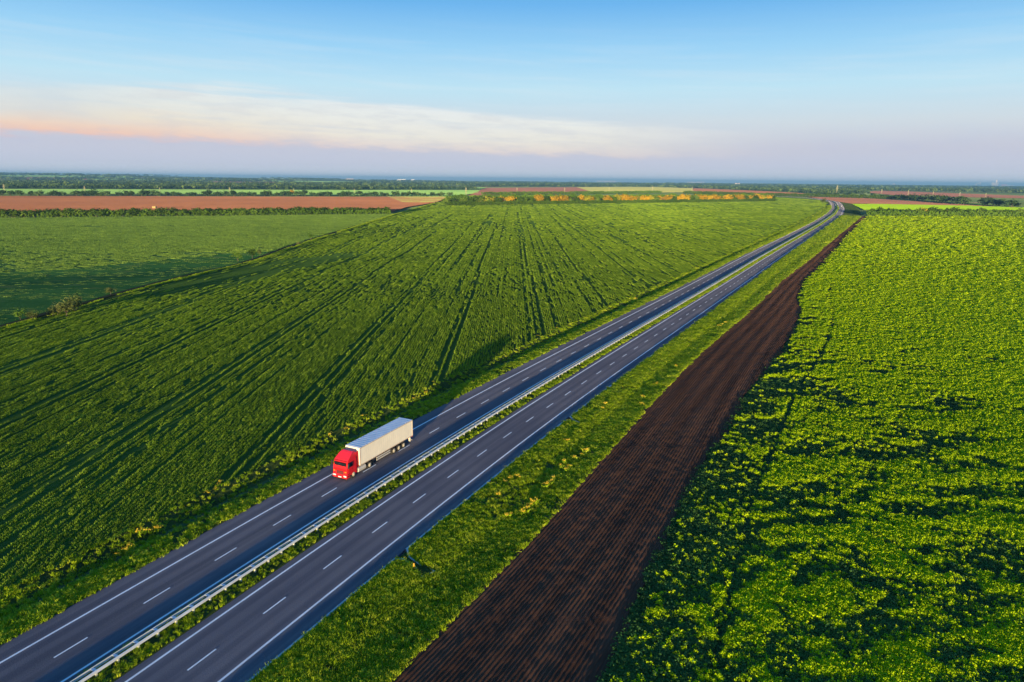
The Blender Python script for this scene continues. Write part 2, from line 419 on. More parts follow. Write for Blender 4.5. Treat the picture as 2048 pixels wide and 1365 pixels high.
# ------------------------------------------------------------------ ground
def polar_ground():
    ra = np.r_[np.linspace(12, 60, 25), np.geomspace(62, 42000, 240)]; az = np.radians(np.linspace(-62, 62, 261))
    A, B = np.meshgrid(az, ra); X = np.sin(A) * B; Y = np.cos(A) * B - 6
    V = np.c_[X.ravel(), Y.ravel(), (zg(X, Y) - np.where(B < 2600, 0.9, 0.55)).ravel()]
    k = len(az); i = np.arange(len(ra) - 1)[:, None] * k + np.arange(k - 1)[None]
    Fc = np.stack([i, i + 1, i + k + 1, i + k], -1).reshape(-1, 4)
    structure(link('ground', raw_mesh('ground', V, Fc, True), M['land']))
    # land behind and beside the camera
    q = np.array([(-42000, -42000, -1.6), (42000, -42000, -1.6), (42000, 42000, -1.6), (-42000, 42000, -1.6)]) - np.array((0, 0, 8.4))
    structure(link('terrain', raw_mesh('terrain', q, [[0, 1, 2, 3]]), M['land']))
polar_ground()

def sheet(name, poly, mat, z=0.0, ridge=0.0, nx=50, dy_min=1.5, k=0.02, label=None):
    """a field: polygon (ground coordinates) covered row by row; ridge > 0 makes the standing crop or clods as low ridges"""
    P = np.array(poly); y0, y1 = P[:, 1].min() + 1e-3, P[:, 1].max() - 1e-3
    ys = [y0]
    while ys[-1] < y1:
        y = ys[-1]; ys.append(min(y1, y + max(dy_min, (y * ridge / CAM_H) if ridge > 0 else y * k)))
    def span(y):
        xs = []
        for i in range(len(P)):
            (xa, ya), (xb, yb) = P[i], P[(i + 1) % len(P)]
            if (ya <= y < yb) or (yb <= y < ya): xs.append(xa + (xb - xa) * (y - ya) / (yb - ya))
        return (min(xs), max(xs)) if xs else None
    rows = []; u = np.linspace(0, 1, nx)
    for i, y in enumerate(ys):
        sp = span(y)
        if sp is None: continue
        x = sp[0] + (sp[1] - sp[0]) * u
        if ridge > 0 and i + 1 < len(ys):
            d = ys[i + 1] - y; j = fbm(x / (d * 1.5 + 2), np.full(nx, y * 0.37), 3, 2) - 0.5
            yy = y + j * d * 0.9
            rows.append(np.c_[x, yy, zg(x, y) + z])
            rows.append(np.c_[x, yy + d * 0.12, zg(x, y) + z + ridge * (0.75 + 0.5 * fbm(x / (d + 1), np.full(nx, i * 1.7), 9, 2))])
        else:
            rows.append(np.c_[x, np.full(nx, y), zg(x, y) + z])
    V = np.vstack(rows); i = np.arange(len(rows) - 1)[:, None] * nx + np.arange(nx - 1)[None]
    Fc = np.stack([i, i + 1, i + nx + 1, i + nx], -1).reshape(-1, 4)
    return structure(link(name, raw_mesh(name, V, Fc), mat), label)

st_far = np.linspace(40, S_END, 160)
left_edge = off(stations(0, S_END - 300, 6, 0.03), np.full(len(stations(0, S_END - 300, 6, 0.03)), -21.0))
BX = [(-143.0, 20.0), (-142.5, 150.0), (-141.0, 217.0), (-141.5, 304.0), (-141.0, 369.0), (-138.0, 464.0), (-140.0, 596.0), (-143.0, 843.0), (-141.0, 1435.0), (-124.0, 1857.0), (-100.0, 2150.0)]
main_poly = [tuple(p) for p in left_edge] + [at(1560, 391.5), at(1250, 391.5), at(940, 391.8)] + [p for p in reversed(BX)]
sheet('wheat_field', main_poly, M['wheat_ground'], -0.05, nx=140)
left_poly = [(x - 6.4, y) for x, y in BX[:8]] + [at(785, 428.5)] + [at(0, 436.5), at(-420, 443)] + [(-900, 430), (-520, 20)]
sheet('grass_field', left_poly, M['left_ground'], -0.12, nx=160)
SHADE = [(-143.5, 60.0)] + [(x - 5.6, y) for x, y in BX[1:5]] + [(-144.0, 420.0)] + [at(520, 505), at(400, 512), at(260, 527), at(120, 541), at(0, 546), at(-300, 566), (-420, 60)]
sheet('wet_meadow', SHADE, M['wet'], 0.10, nx=110)  # the shade of the dell is painted into this sheet's dark green
SHADE_BAND = [at(250, 592), at(430, 541), at(560, 519), at(690, 505), at(740, 507), at(620, 535), at(470, 566), at(330, 594)]  # wheat thinned to dark ground here, in place of the dell's shade
# the field boundary: a damp ditch, drawn flat, beside a strip of rough grass
def along_boundary(name, a, b, z, mat):
    ys = np.geomspace(60, 1420, 220); xb = np.interp(ys, [p[1] for p in BX], [p[0] for p in BX])
    w = 1.3 * (vnoise(ys / 9, ys * 0, 4) - 0.5)
    V = np.stack([np.c_[xb + a + w, ys, zg(xb + a, ys) + z], np.c_[xb + b + w * 0.6, ys, zg(xb + b, ys) + z]], 1).reshape(-1, 3)
    i = np.arange(len(ys) - 1) * 2
    return structure(link(name, raw_mesh(name, V, np.stack([i, i + 1, i + 3, i + 2], -1)), mat))
along_boundary('ditch', -5.6, -3.2, 0.16, M['ditch'])  # shade inside the ditch is put into the strip's dark colour
along_boundary('path', -2.4, 0.6, 0.03, M['verge_ground'])

# ploughed strip beside the road: real furrows
PL_L = [(-27.0, 22.0), (-11.0, 50.3), (1.2, 73.2), (27.5, 129.0), at(1392, 707), at(1487, 628), at(1559, 560), at(1612, 520), at(1675, 467), at(1719, 433)]
PL_R = [(-6.0, 22.0), (8.5, 50.5), (23.7, 85.4), (49.8, 136.4), at(1563, 707), at(1594, 650), at(1601, 624), at(1595, 596), at(1610, 560), at(1654, 520), at(1701, 467), at(1736, 433)]
PL_END = PL_L[-1][1]
def plough():
    ys = [24.0]
    while ys[-1] < PL_END: ys.append(ys[-1] + max(0.35, ys[-1] * 0.0045))
    ys = np.array(ys); xl = np.interp(ys, *np.array(PL_L).T[::-1]); xr = np.interp(ys, *np.array(PL_R).T[::-1])
    xl = xl + 0.9 * (fbm(ys / 5, ys * 0, 21) - 0.5) * 2; xr = xr + 1.1 * (fbm(ys / 4, ys * 0, 22) - 0.5) * 2
    nx = 230; u = np.linspace(0, 1, nx)
    X = xl[:, None] + (xr - xl)[:, None] * u; Y = np.repeat(ys[:, None], nx, 1)
    wid = (xr - xl)[:, None] * 0.9
    ls = np.interp(ys, *np.array(PL_L).T[::-1]); kk = np.ones(61) / 61; ls = np.convolve(np.r_[np.full(30, ls[0]) - 0, ls, np.full(30, ls[-1])], kk, 'valid')
    s = (X - ls[:, None]) * 0.9                          # metres across the strip
    ph = s / 0.45 + 0.10 * fbm(Y / 25, X * 0, 31)
    fade = 1 - .6 * sstep(Y, 260, 520)
    z = 0.027 * np.cos(2 * np.pi * ph) * fade * (0.8 + .4 * fbm(X / 3, Y / 40, 33)) + 0.085 * (fbm(X / 0.5, Y / 0.9, 34, 2) - 0.5) * (0.35 + 0.65 * fade) + 0.02 * (fbm(X / 4, Y / 60, 36) - 0.5)
    z += 0.035 * np.sin(2 * np.pi * s / 3.1)
    z = np.where((u[None] < 0.006) | (u[None] > 0.994), -0.05, z + 0.10)
    V = np.c_[X.ravel(), Y.ravel(), z.ravel()]
    i = np.arange(len(ys) - 1)[:, None] * nx + np.arange(nx - 1)[None]
    structure(link('ploughed_strip', raw_mesh('ploughed_strip', V, np.stack([i, i + 1, i + nx + 1, i + nx], -1).reshape(-1, 4), True), M['soil']))
plough()
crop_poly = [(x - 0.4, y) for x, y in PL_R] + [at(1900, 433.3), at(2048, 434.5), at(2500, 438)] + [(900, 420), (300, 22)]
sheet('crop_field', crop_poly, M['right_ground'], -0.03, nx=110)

# distant fields, each its own sheet
FAR = [
    ('ploughed_field', [(-420, 434), (0, 429), (785, 424), (812, 415), (868, 406), (905, 395), (775, 394.2), (0, 392.5), (-420, 391)], 'brown', 0.45),
    ('stubble_field', [(806, 405.5), (868, 405.5), (910, 394), (775, 393.6)], 'dry', 0.5),
    ('pasture', [(-420, 386), (0, 388), (600, 388), (905, 393.5), (955, 386.5), (960, 381), (600, 380.6), (0, 378.5), (-420, 377)], 'pale', 0.6),
    ('pasture', [(690, 378), (955, 378.8), (975, 375.6), (690, 375.2)], 'pale', 0.7),
    ('ploughed_field', [(935, 392), (985, 391), (1190, 386), (1155, 374.8), (972, 376.2)], 'purple', 0.6),
    ('stubble_field', [(1188, 386), (1390, 385), (1384, 376.2), (1320, 374.6), (1152, 374.6)], 'dry', 0.7),
    ('ploughed_field', [(1380, 384), (1500, 388.5), (1560, 390.5), (1625, 388), (1500, 381), (1388, 377)], 'brown', 0.6),
    ('ploughed_field', [(1612, 393.6), (1690, 394.2), (1830, 403), (1980, 413), (2060, 415), (1940, 412.5), (1700, 407.5), (1668, 402.5)], 'purple', 0.5),
    ('meadow', [(1704, 408.5), (1770, 408.5), (1950, 412.0), (2060, 416), (2060, 421), (1730, 421)], 'lime', 0.45),
    ('ploughed_field', [(1722, 384.5), (1768, 381.6), (2060, 392.5), (2400, 404), (2400, 412), (2060, 397.5), (1800, 392)], 'purple', 0.6),
    ('pasture', [(560, 371.5), (900, 372), (900, 370.6), (560, 370.2)], 'pale', 1.2),
    ('ploughed_field', [(960, 374), (1000, 373.5), (1010, 371.6), (970, 371.8)], 'purple', 1.2),
    ('ploughed_field', [(1800, 379.5), (2060, 385), (2060, 382), (1800, 377.5)], 'purple', 1.0),
]
for nm, pp, mt, rd in FAR:
    sheet(nm, ats(pp), M[mt], 0.0, ridge=rd, nx=90, dy_min=4.0)

def patch(a0, a1, r0, r1, mat, skew=0.0, nm='far_field'):
    P = [(math.sin(R(a)) * r, math.cos(R(a)) * r) for a, r in ((a0, r0), (a1, r0 + skew), (a1 - .4, r1 + skew), (a0 - .4, r1))]
    sheet(nm, P, M[mat], 2.5, nx=40, dy_min=60.0, k=0.006)
for a in ((-42, -33, 5200, 5700, 'pale'), (-33, -27, 6100, 7000, 'farblue'), (-41, -31, 7200, 8300, 'purple'), (-31, -24, 7300, 8000, 'pale'), (-25, -18, 8100, 9500, 'farblue'), (-23, -15, 6300, 7000, 'purple'),
          (-36, -28, 8800, 10200, 'pale'), (-28, -20, 9900, 11200, 'farblue'), (-19, -11, 7400, 8200, 'pale'), (-16, -8, 8800, 10500, 'farblue'), (-12, -5, 6200, 6700, 'pale'), (-42, -37, 9200, 11500, 'farblue'), (-8, 0, 7800, 9200, 'purple'),
          (4, 12, 7000, 7800, 'pale'), (13, 22, 6200, 6900, 'purple'), (20, 30, 7400, 8600, 'farblue'), (28, 38, 5600, 6300, 'pale'), (33, 42, 7000, 8500, 'farblue')): patch(*a)
# ------------------------------------------------------------------ the road
def hw(name, o0, o1, z=0.0):
    return structure(sweep(name, [(o0, z - 0.5), (o0 + 0.05, z), ((o0 + o1) / 2, z + 0.03), (o1 - 0.05, z), (o1, z - 0.5)], 0, S_END, M['asphalt']))
road_l = hw('road', EDGE_L, -1.75); road_r = hw('road', 1.45, EDGE_R)
def line(name, o, w, parent):
    c0 = -7.0 if o < 0 else 6.6
    hz = 0.03 - 0.03 * abs(o - c0) / 5.2
    # keeps a visible width far away as the painted line does
    return sweep(name, [(o - w / 2, hz + 0.012), (o + w / 2, hz + 0.012)], 0, S_END, M['paint'], parent)
for o, par in ((LL, road_l), (LM, road_l), (RM, road_r), (RR, road_r)): line('edge_line', o, 0.24, par)
def dashes(o, par, s_first, n):
    V = []; Fc = []
    for k in range(n):
        s = s_first + 8.9 * k; L = 3.1; w = 0.09 if True else 0
        q = [off(s, o - w)[0], off(s, o + w)[0], off(s + L, o + w)[0], off(s + L, o - w)[0]]
        b = len(V); V += [(p[0], p[1], 0.05) for p in q]; Fc.append([b, b + 1, b + 2, b + 3])
    link('lane_line', raw_mesh('lane_line', V, Fc), M['paint'], par)
d0 = s_of(*at(68, 1348)); dashes(-6.05, road_l, d0 - 17.8, 110)
d0 = s_of(*at(352, 1359)); dashes(6.0, road_r, d0 - 17.8, 110)

structure(sweep('median_strip', [(-1.78, -0.3), (-1.72, 0.04), (-0.6, 0.10), (0.6, 0.12), (1.42, 0.05), (1.48, -0.3)], 0, S_END, M['verge_ground']))
structure(sweep('verge', [(-21.6, -0.3), (-21.0, -0.02), (-18.9, -0.85), (-17.4, -0.95), (-15.0, 0.0), (-12.35, 0.05), (-12.28, -0.3)], 0, S_END - 60, M['verge_ground']))
# right-hand verge fills from the kerb to the ploughed strip
def right_verge():
    st = stations(0, s_of(470, 935), 2.0, 0.015); a = off(st, np.full(len(st), 12.05)); b = []
    for p, t, n in zip(*axis_at(st)):
        # offset of the ploughed edge: walk out along the normal
        xs = np.linspace(12.3, 40, 140); q = p + n * xs[:, None]
        e = np.interp(q[:, 1], *np.array(PL_L).T[::-1]); k = np.argmax(q[:, 0] > e + 0.8); b.append(q[k] if q[k, 0] > e[k] else q[60])
    b = np.array(b); u = np.linspace(0, 1, 12); V = []
    prof = np.interp(u, [0, .08, .35, .55, .75, 1], [-0.02, 0.10, 0.05, -0.35, -0.2, 0.03])
    for k in range(len(st)):
        q = a[k] + (b[k] - a[k]) * u[:, None]; V.append(np.c_[q, prof])
    V = np.vstack(V); nx = 12; i = np.arange(len(st) - 1)[:, None] * nx + np.arange(nx - 1)[None]
    structure(link('verge', raw_mesh('verge', V, np.stack([i, i + 1, i + nx + 1, i + nx], -1).reshape(-1, 4)), M['verge_ground']))
    return st, a, b
VST, VA, VB = right_verge()
structure(sweep('verge', [(12.05, -0.3), (12.1, 0.0), (20, 0.0), (30, 0.0), (34, -0.3)], s_of(466, 930), S_END - 250, M['verge_ground']))

# kerb with its drain chute; it opens where the chute leaves the road
S_CHUTE = s_of(*at(797, 1105)); S_CHUTE2 = s_of(*at(1128, 842))
for a_, b_ in ((0, S_CHUTE - 1.25), (S_CHUTE + 1.25, S_CHUTE2 - 1.25), (S_CHUTE2 + 1.25, 330.0)):
    structure(sweep('kerb', [(EDGE_R, -0.3), (EDGE_R, 0.11), (EDGE_R + 0.03, 0.14), (EDGE_R + 0.25, 0.14), (EDGE_R + 0.25, -0.3)], a_, b_, M['concrete']))

def chute(s, label, pit):
    p, t, n = axis_at([s]); p = p[0]; t = t[0]; n = n[0]
    rz = math.atan2(n[1], n[0]) - R(20)                                       # runs off slantwise
    root = empty('drain_chute', (*(p + n * (EDGE_R + 0.2)), 0.0), rz)          # local x runs away from the road
    tag(root, label, 'drain chute')
    m = MB()
    for sy in (-1, 1): m.bar((-sy * .42, sy * 1.25, 0.10), (1.25, sy * 0.36, 0.12), 0.20, 0.3)
    m.build('inlet_wing', M['concrete'], root)
    m = MB(); m.bar((1.2, -0.36, 0.06), (3.5, -0.36, -0.08), 0.12, 0.34); m.bar((1.2, 0.36, 0.06), (3.5, 0.36, -0.08), 0.12, 0.34); m.bar((1.2, 0, -0.06), (3.5, 0, -0.2), 0.62, 0.08)
    m.build('channel', M['concrete'], root)
    if pit:
        w = MB()
        for c_, d_ in (((3.64, 0, -0.25), (0.10, 1.7, 0.6)), ((5.3, 0, -0.25), (0.10, 1.7, 0.6)), ((4.47, .8, -0.25), (1.56, 0.10, 0.58)), ((4.47, -.8, -0.25), (1.56, 0.10, 0.58))): w.box(c_, d_, 0.02)
        w.build('basin', M['concrete'], root)
        w = MB(); w.box((4.47, 0, -0.35), (1.56, 1.5, 0.2)); w.build('water', simple('black_water', (.006, .008, .012), 0.5), root)
        w = MB(); w.box((3.6, -0.75, 0.35), (.12, .12, 1.1), .02); w.build('marker_post', simple('marker_paint', (.75, .36, .04), 0.5), root)
chute(S_CHUTE, 'concrete drain chute with flared inlet leading to a dark basin with orange post', True)
chute(S_CHUTE2, 'smaller concrete drain chute farther along the kerb without a basin', False)

# ------------------------------------------------------------------ guard rail down the median
def guardrail():
    s0, s1 = 6.0, S_END - 500; root = empty('guardrail', (*off(20, -0.43)[0], 0.0))
    tag(root, 'double steel guardrail on posts running down the grassy median between the carriageways', 'guardrail')
    ox, oy = root.location.x, root.location.y
    st = np.r_[np.arange(s0, 420, 4.0), np.geomspace(424, s1, 120)]
    def rail(o, face):
        prof = [(0.0, .46), (.05, .50), (.05, .54), (0.0, .58), (0.0, .62), (.05, .66), (.05, .71), (0.0, .75), (-.05, .765), (-.05, .44)]
        pr = [(o + face * a, z + 0.08) for a, z in prof] + [(o, .54)]
        ob = sweep('rail', pr, s0, s1, M['steel'], root, st=st); ob.location = (-ox, -oy, 0); return ob
    rail(-0.80, -1); rail(-0.10, 1)
    pm = MB(); pm.box((0, 0, .36), (.14, .10, .92)); pm.box((-.07, 0, .36), (.03, .16, .92)); pm.box((.07, 0, .36), (.03, .16, .92)); pm = pm.mesh('post'); pm.materials.append(M['post'])
    sm = MB(); sm.box((0, 0, .76), (.62, .26, .05)); sm.box((-.2, 0, .62), (.2, .14, .24)); sm.box((.2, 0, .62), (.2, .14, .24)); sm = sm.mesh('spacer'); sm.materials.append(M['spacer'])
    first = s_of(*at(192, 1363)) % 2.0 + 22
    many_v = []; many_f = []; box = np.array([(sx, sy, sz) for sx in (-.09, .09) for sy in (-.08, .08) for sz in (-.1, .82)]); bf = [[0, 1, 3, 2], [4, 6, 7, 5], [0, 4, 5, 1], [2, 3, 7, 6], [1, 5, 7, 3]]
    for k in range(500):
        s = first + 2.0 * k * 1.0
        if s > 900: break
        p, t, n = axis_at([s]); rz = math.atan2(n[0][1], n[0][0])
        q = p[0] + n[0] * -0.22; c = p[0] + n[0] * -0.45
        if k < 99:
            o = link('post', pm, None, root); o.location = (q[0] - ox, q[1] - oy, 0); o.rotation_euler = (0, 0, rz)
            if k % 2 == 0 or True:
                o = link('spacer', sm, None, root); o.location = (c[0] - ox, c[1] - oy, 0); o.rotation_euler = (0, 0, rz)
        else:
            Rm = np.array([(math.cos(rz), -math.sin(rz)), (math.sin(rz), math.cos(rz))]); b = box.copy(); b[:, :2] = b[:, :2] @ Rm.T + (q[0] - ox, q[1] - oy)
            base = len(many_v); many_v += [tuple(v) for v in b]; many_f += [[base + j for j in f] for f in bf]
    o = link('distant_posts', raw_mesh('distant_posts', many_v, many_f), M['post'], root); o['kind'] = 'stuff'
guardrail()

# ------------------------------------------------------------------ plants
def blades(n, rad, h, w, lean, seed, droop=0.25):
    """a tuft of upright blades"""
    g = np.random.default_rng(seed); V = []; Fc = []
    for k in range(n):
        a = g.uniform(0, 2 * math.pi); r = rad * math.sqrt(g.uniform()); bx, by = r * math.cos(a), r * math.sin(a)
        th = g.uniform(0, 2 * math.pi); dx, dy = math.cos(th), math.sin(th); hh = h * g.uniform(0.55, 1.1); ww = w * g.uniform(.6, 1.3)
        la = g.uniform(0, 2 * math.pi); lx, ly = lean * hh * math.cos(la), lean * hh * math.sin(la)
        b = len(V)
        V += [(bx - dx * ww / 2, by - dy * ww / 2, -0.05), (bx + dx * ww / 2, by + dy * ww / 2, -0.05),
              (bx + dx * ww * .45 + lx * .5, by + dy * ww * .45 + ly * .5, hh * .65), (bx - dx * ww * .45 + lx * .5, by - dy * ww * .45 + ly * .5, hh * .65),
              (bx + dx * ww * .15 + lx * (1 + droop), by + dy * ww * .15 + ly * (1 + droop), hh), (bx - dx * ww * .15 + lx * (1 + droop), by - dy * ww * .15 + ly * (1 + droop), hh * .98)]
        Fc += [(b, b + 1, b + 2, b + 3), (b + 3, b + 2, b + 4, b + 5)]
    return V, Fc
def leafball(n, rx, rz, z0, size, seed, shell=0.5, up=0.3, lumps=4, jag=0.35):
    """leaf-sized faces spread through several overlapping lobes"""
    g = np.random.default_rng(seed); V = []; Fc = []
    lob = [(g.normal(0, .38) * rx, g.normal(0, .38) * rx, z0 + rz * (1 + g.uniform(-.35, .55)), g.uniform(.5, .85)) for _ in range(lumps)]
    for k in range(n):
        cx, cy, cz, sc = lob[k % lumps]
        d = g.normal(size=3); d /= np.linalg.norm(d); rr = sc * (shell + (1 - shell) * g.uniform()) * (1 + jag * g.normal() * .5)
        c = np.array((cx + d[0] * rx * rr, cy + d[1] * rx * rr, max(z0 * .3, cz + d[2] * rz * rr * 1.15)))
        nrm = d + g.normal(size=3) * .55 + np.array((0, 0, up)); nrm /= np.linalg.norm(nrm)
        t = np.cross(nrm, g.normal(size=3)); t /= np.linalg.norm(t); b_ = np.cross(nrm, t); s = size * g.uniform(.6, 1.35)
        b = len(V); V += [tuple(c - t * s * .5), tuple(c + b_ * s * .32), tuple(c + t * s * .5), tuple(c - b_ * s * .32)]; Fc.append((b, b + 1, b + 2, b + 3))
    return V, Fc
def proto_collection(name, meshes, mat):
    c = bpy.data.collections.new(name)
    for k, (V, Fc) in enumerate(meshes):
        me = raw_mesh(f'{name}_{k}', V, Fc); me.materials.append(mat)
        c.objects.link(bpy.data.objects.new(f'{name}_{k:02d}', me))
    return c

def scatter(name, pts, rot, scl, idx, coll, label=None, cat=None, mat=None):
    """ONE object: plants stand on its points (geometry nodes)"""
    me = bpy.data.meshes.new(name); me.vertices.add(len(pts)); me.vertices.foreach_set('co', np.asarray(pts, np.float32).ravel())
    for nm, ty, arr, key in (('rot', 'FLOAT_VECTOR', rot, 'vector'), ('scl', 'FLOAT_VECTOR', scl, 'vector'), ('idx', 'INT', idx, 'value')):
        a = me.attributes.new(nm, ty, 'POINT'); a.data.foreach_set(key, np.asarray(arr, np.int32 if ty == 'INT' else np.float32).ravel())
    o = link(name, me)
    ng = bpy.data.node_groups.new(name, 'GeometryNodeTree')
    ng.interface.new_socket('Geometry', in_out='INPUT', socket_type='NodeSocketGeometry'); ng.interface.new_socket('Geometry', in_out='OUTPUT', socket_type='NodeSocketGeometry')
    n, l = ng.nodes, ng.links
    gi = n.new('NodeGroupInput'); go = n.new('NodeGroupOutput'); iop = n.new('GeometryNodeInstanceOnPoints'); ci = n.new('GeometryNodeCollectionInfo')
    ci.inputs['Collection'].default_value = coll; ci.inputs['Separate Children'].default_value = True; ci.inputs['Reset Children'].default_value = True
    def attr(nm, ty):
        a = n.new('GeometryNodeInputNamedAttribute'); a.data_type = ty; a.inputs[0].default_value = nm; return a.outputs[0]
    l.new(gi.outputs[0], iop.inputs['Points']); l.new(ci.outputs[0], iop.inputs['Instance']); iop.inputs['Pick Instance'].default_value = True
    l.new(attr('idx', 'INT'), iop.inputs['Instance Index']); l.new(attr('rot', 'FLOAT_VECTOR'), iop.inputs['Rotation']); l.new(attr('scl', 'FLOAT_VECTOR'), iop.inputs['Scale'])
    l.new(iop.outputs[0], go.inputs[0])
    md = o.modifiers.new('plants', 'NODES'); md.node_group = ng
    o['kind'] = 'stuff'; tag(o, label, cat); return o

def strip(n, ln, wd, h, w, seed):
    """a length of drilled row: fine blades standing along local y"""
    g = np.random.default_rng(seed); V = []; Fc = []
    gap = []
    for k in range(n):
        bx, by = g.normal(0, wd), g.uniform(-ln / 2, ln / 2)
        if any(abs(by - q) < .12 for q in gap): continue
        th = g.uniform(0, math.pi); dx, dy = math.cos(th), math.sin(th); hh = h * g.uniform(.74, 1.06); ww = w * g.uniform(.6, 1.3); lx, ly = g.normal(0, .10, 2)
        b = len(V)
        V += [(bx - dx * ww / 2, by - dy * ww / 2, -.05), (bx + dx * ww / 2, by + dy * ww / 2, -.05), (bx + dx * ww * .3 + lx, by + dy * ww * .3 + ly, hh), (bx - dx * ww * .3 + lx, by - dy * ww * .3 + ly, hh * .96)]
        Fc.append((b, b + 1, b + 2, b + 3))
    return V, Fc
def mat(n, rad, h, size, seed, up=.25):
    """a low spread of leafy plants: small leaves over several hummocks"""
    g = np.random.default_rng(seed); V = []; Fc = []
    hum = [(rad * .75 * math.sqrt(g.uniform()) * math.cos(a), rad * .75 * math.sqrt(g.uniform()) * math.sin(a), g.uniform(.55, 1.15)) for a in g.uniform(0, 6.283, 6)]
    for k in range(n):
        hx, hy, hs = hum[k % 6]; d = g.normal(size=3); d /= np.linalg.norm(d); q = g.uniform(.5, 1)
        c = np.array((hx + d[0] * rad * .42 * q, hy + d[1] * rad * .42 * q, max(.03, h * hs * (.45 + .55 * d[2] * q))))
        nr = d * .8 + g.normal(size=3) * .55 + np.array((0, 0, up)); nr /= np.linalg.norm(nr)
        t = np.cross(nr, g.normal(size=3)); t /= np.linalg.norm(t); w = np.cross(nr, t); z = size * g.uniform(.6, 1.4)
        b = len(V); V += [tuple(c - t * z * .5), tuple(c + w * z * .33), tuple(c + t * z * .5), tuple(c - w * z * .33)]; Fc.append((b, b + 1, b + 2, b + 3))
    return V, Fc
WHEAT = proto_collection('wheat_row', [strip(130, 4.0, .085, .30, .07, 100 + k) for k in range(7)], M['wheat'])
FARW = proto_collection('grass_row', [strip(150, 4.0, .42, .28, .10, 120 + k) for k in range(6)], M['farwheat'])
RAPE = proto_collection('crop_patch', [mat(84, .62, .62, .19, 140 + k) for k in range(7)], M['rape'])
LOWC = proto_collection('low_plant', [mat(46, .70, .24, .17, 160 + k, .5) for k in range(5)], M['lowcrop'])
GRASS = proto_collection('verge_tuft', [blades(34, .42, .46, .07, .45, 180 + k) for k in range(5)] + [mat(46, .42, .42, .13, 190 + k) for k in range(2)], M['grass'])

def screen_points(n, pxr, pyr, power=1.0):
    """land points sampled evenly by view angle: dense near the camera, sparse far away"""
    px = rng.uniform(*pxr, n); py = pyr[0] + (pyr[1] - pyr[0]) * rng.uniform(0, 1, n) ** power
    dx = (px - IMG_W / 2) / F_PX; dy = -(py - IMG_H / 2) / F_PX
    D = dx[:, None] * np.array(_r) + dy[:, None] * np.array(_u) + np.array(_f)
    z = np.zeros(n)
    for k in range(6):
        t = (z - CAM_H) / D[:, 2]; X = D[:, 0] * t; Y = D[:, 1] * t; z = np.where(Y < 5000, 0.5 * z + 0.5 * zg(X, Y), 0)
    return X, Y
def inside(X, Y, poly):
    P = np.array(poly); r = np.zeros(len(X), bool); j = len(P) - 1
    for i in range(len(P)):
        xi, yi = P[i]; xj, yj = P[j]
        c = ((yi > Y) != (yj > Y)) & (X < (xj - xi) * (Y - yi) / (yj - yi + 1e-12) + xi); r ^= c; j = i
    return r
def plant(name, X, Y, coll, ncol, sxy, sz, label, cat, zoff=0.0, tilt=0.12, Z=None, sy=None, turn=None):
    n = len(X); z = (zg(X, Y) if Z is None else Z) + zoff
    rz = rng.uniform(0, 6.283, n) if turn is None else turn + rng.normal(0, .06, n) + math.pi * rng.integers(0, 2, n)
    rot = np.c_[rng.normal(0, tilt, n), rng.normal(0, tilt, n), rz]
    return scatter(name, np.c_[X, Y, z], rot, np.c_[sxy, sxy if sy is None else sy, sz], rng.integers(0, ncol, n), coll, label, cat)

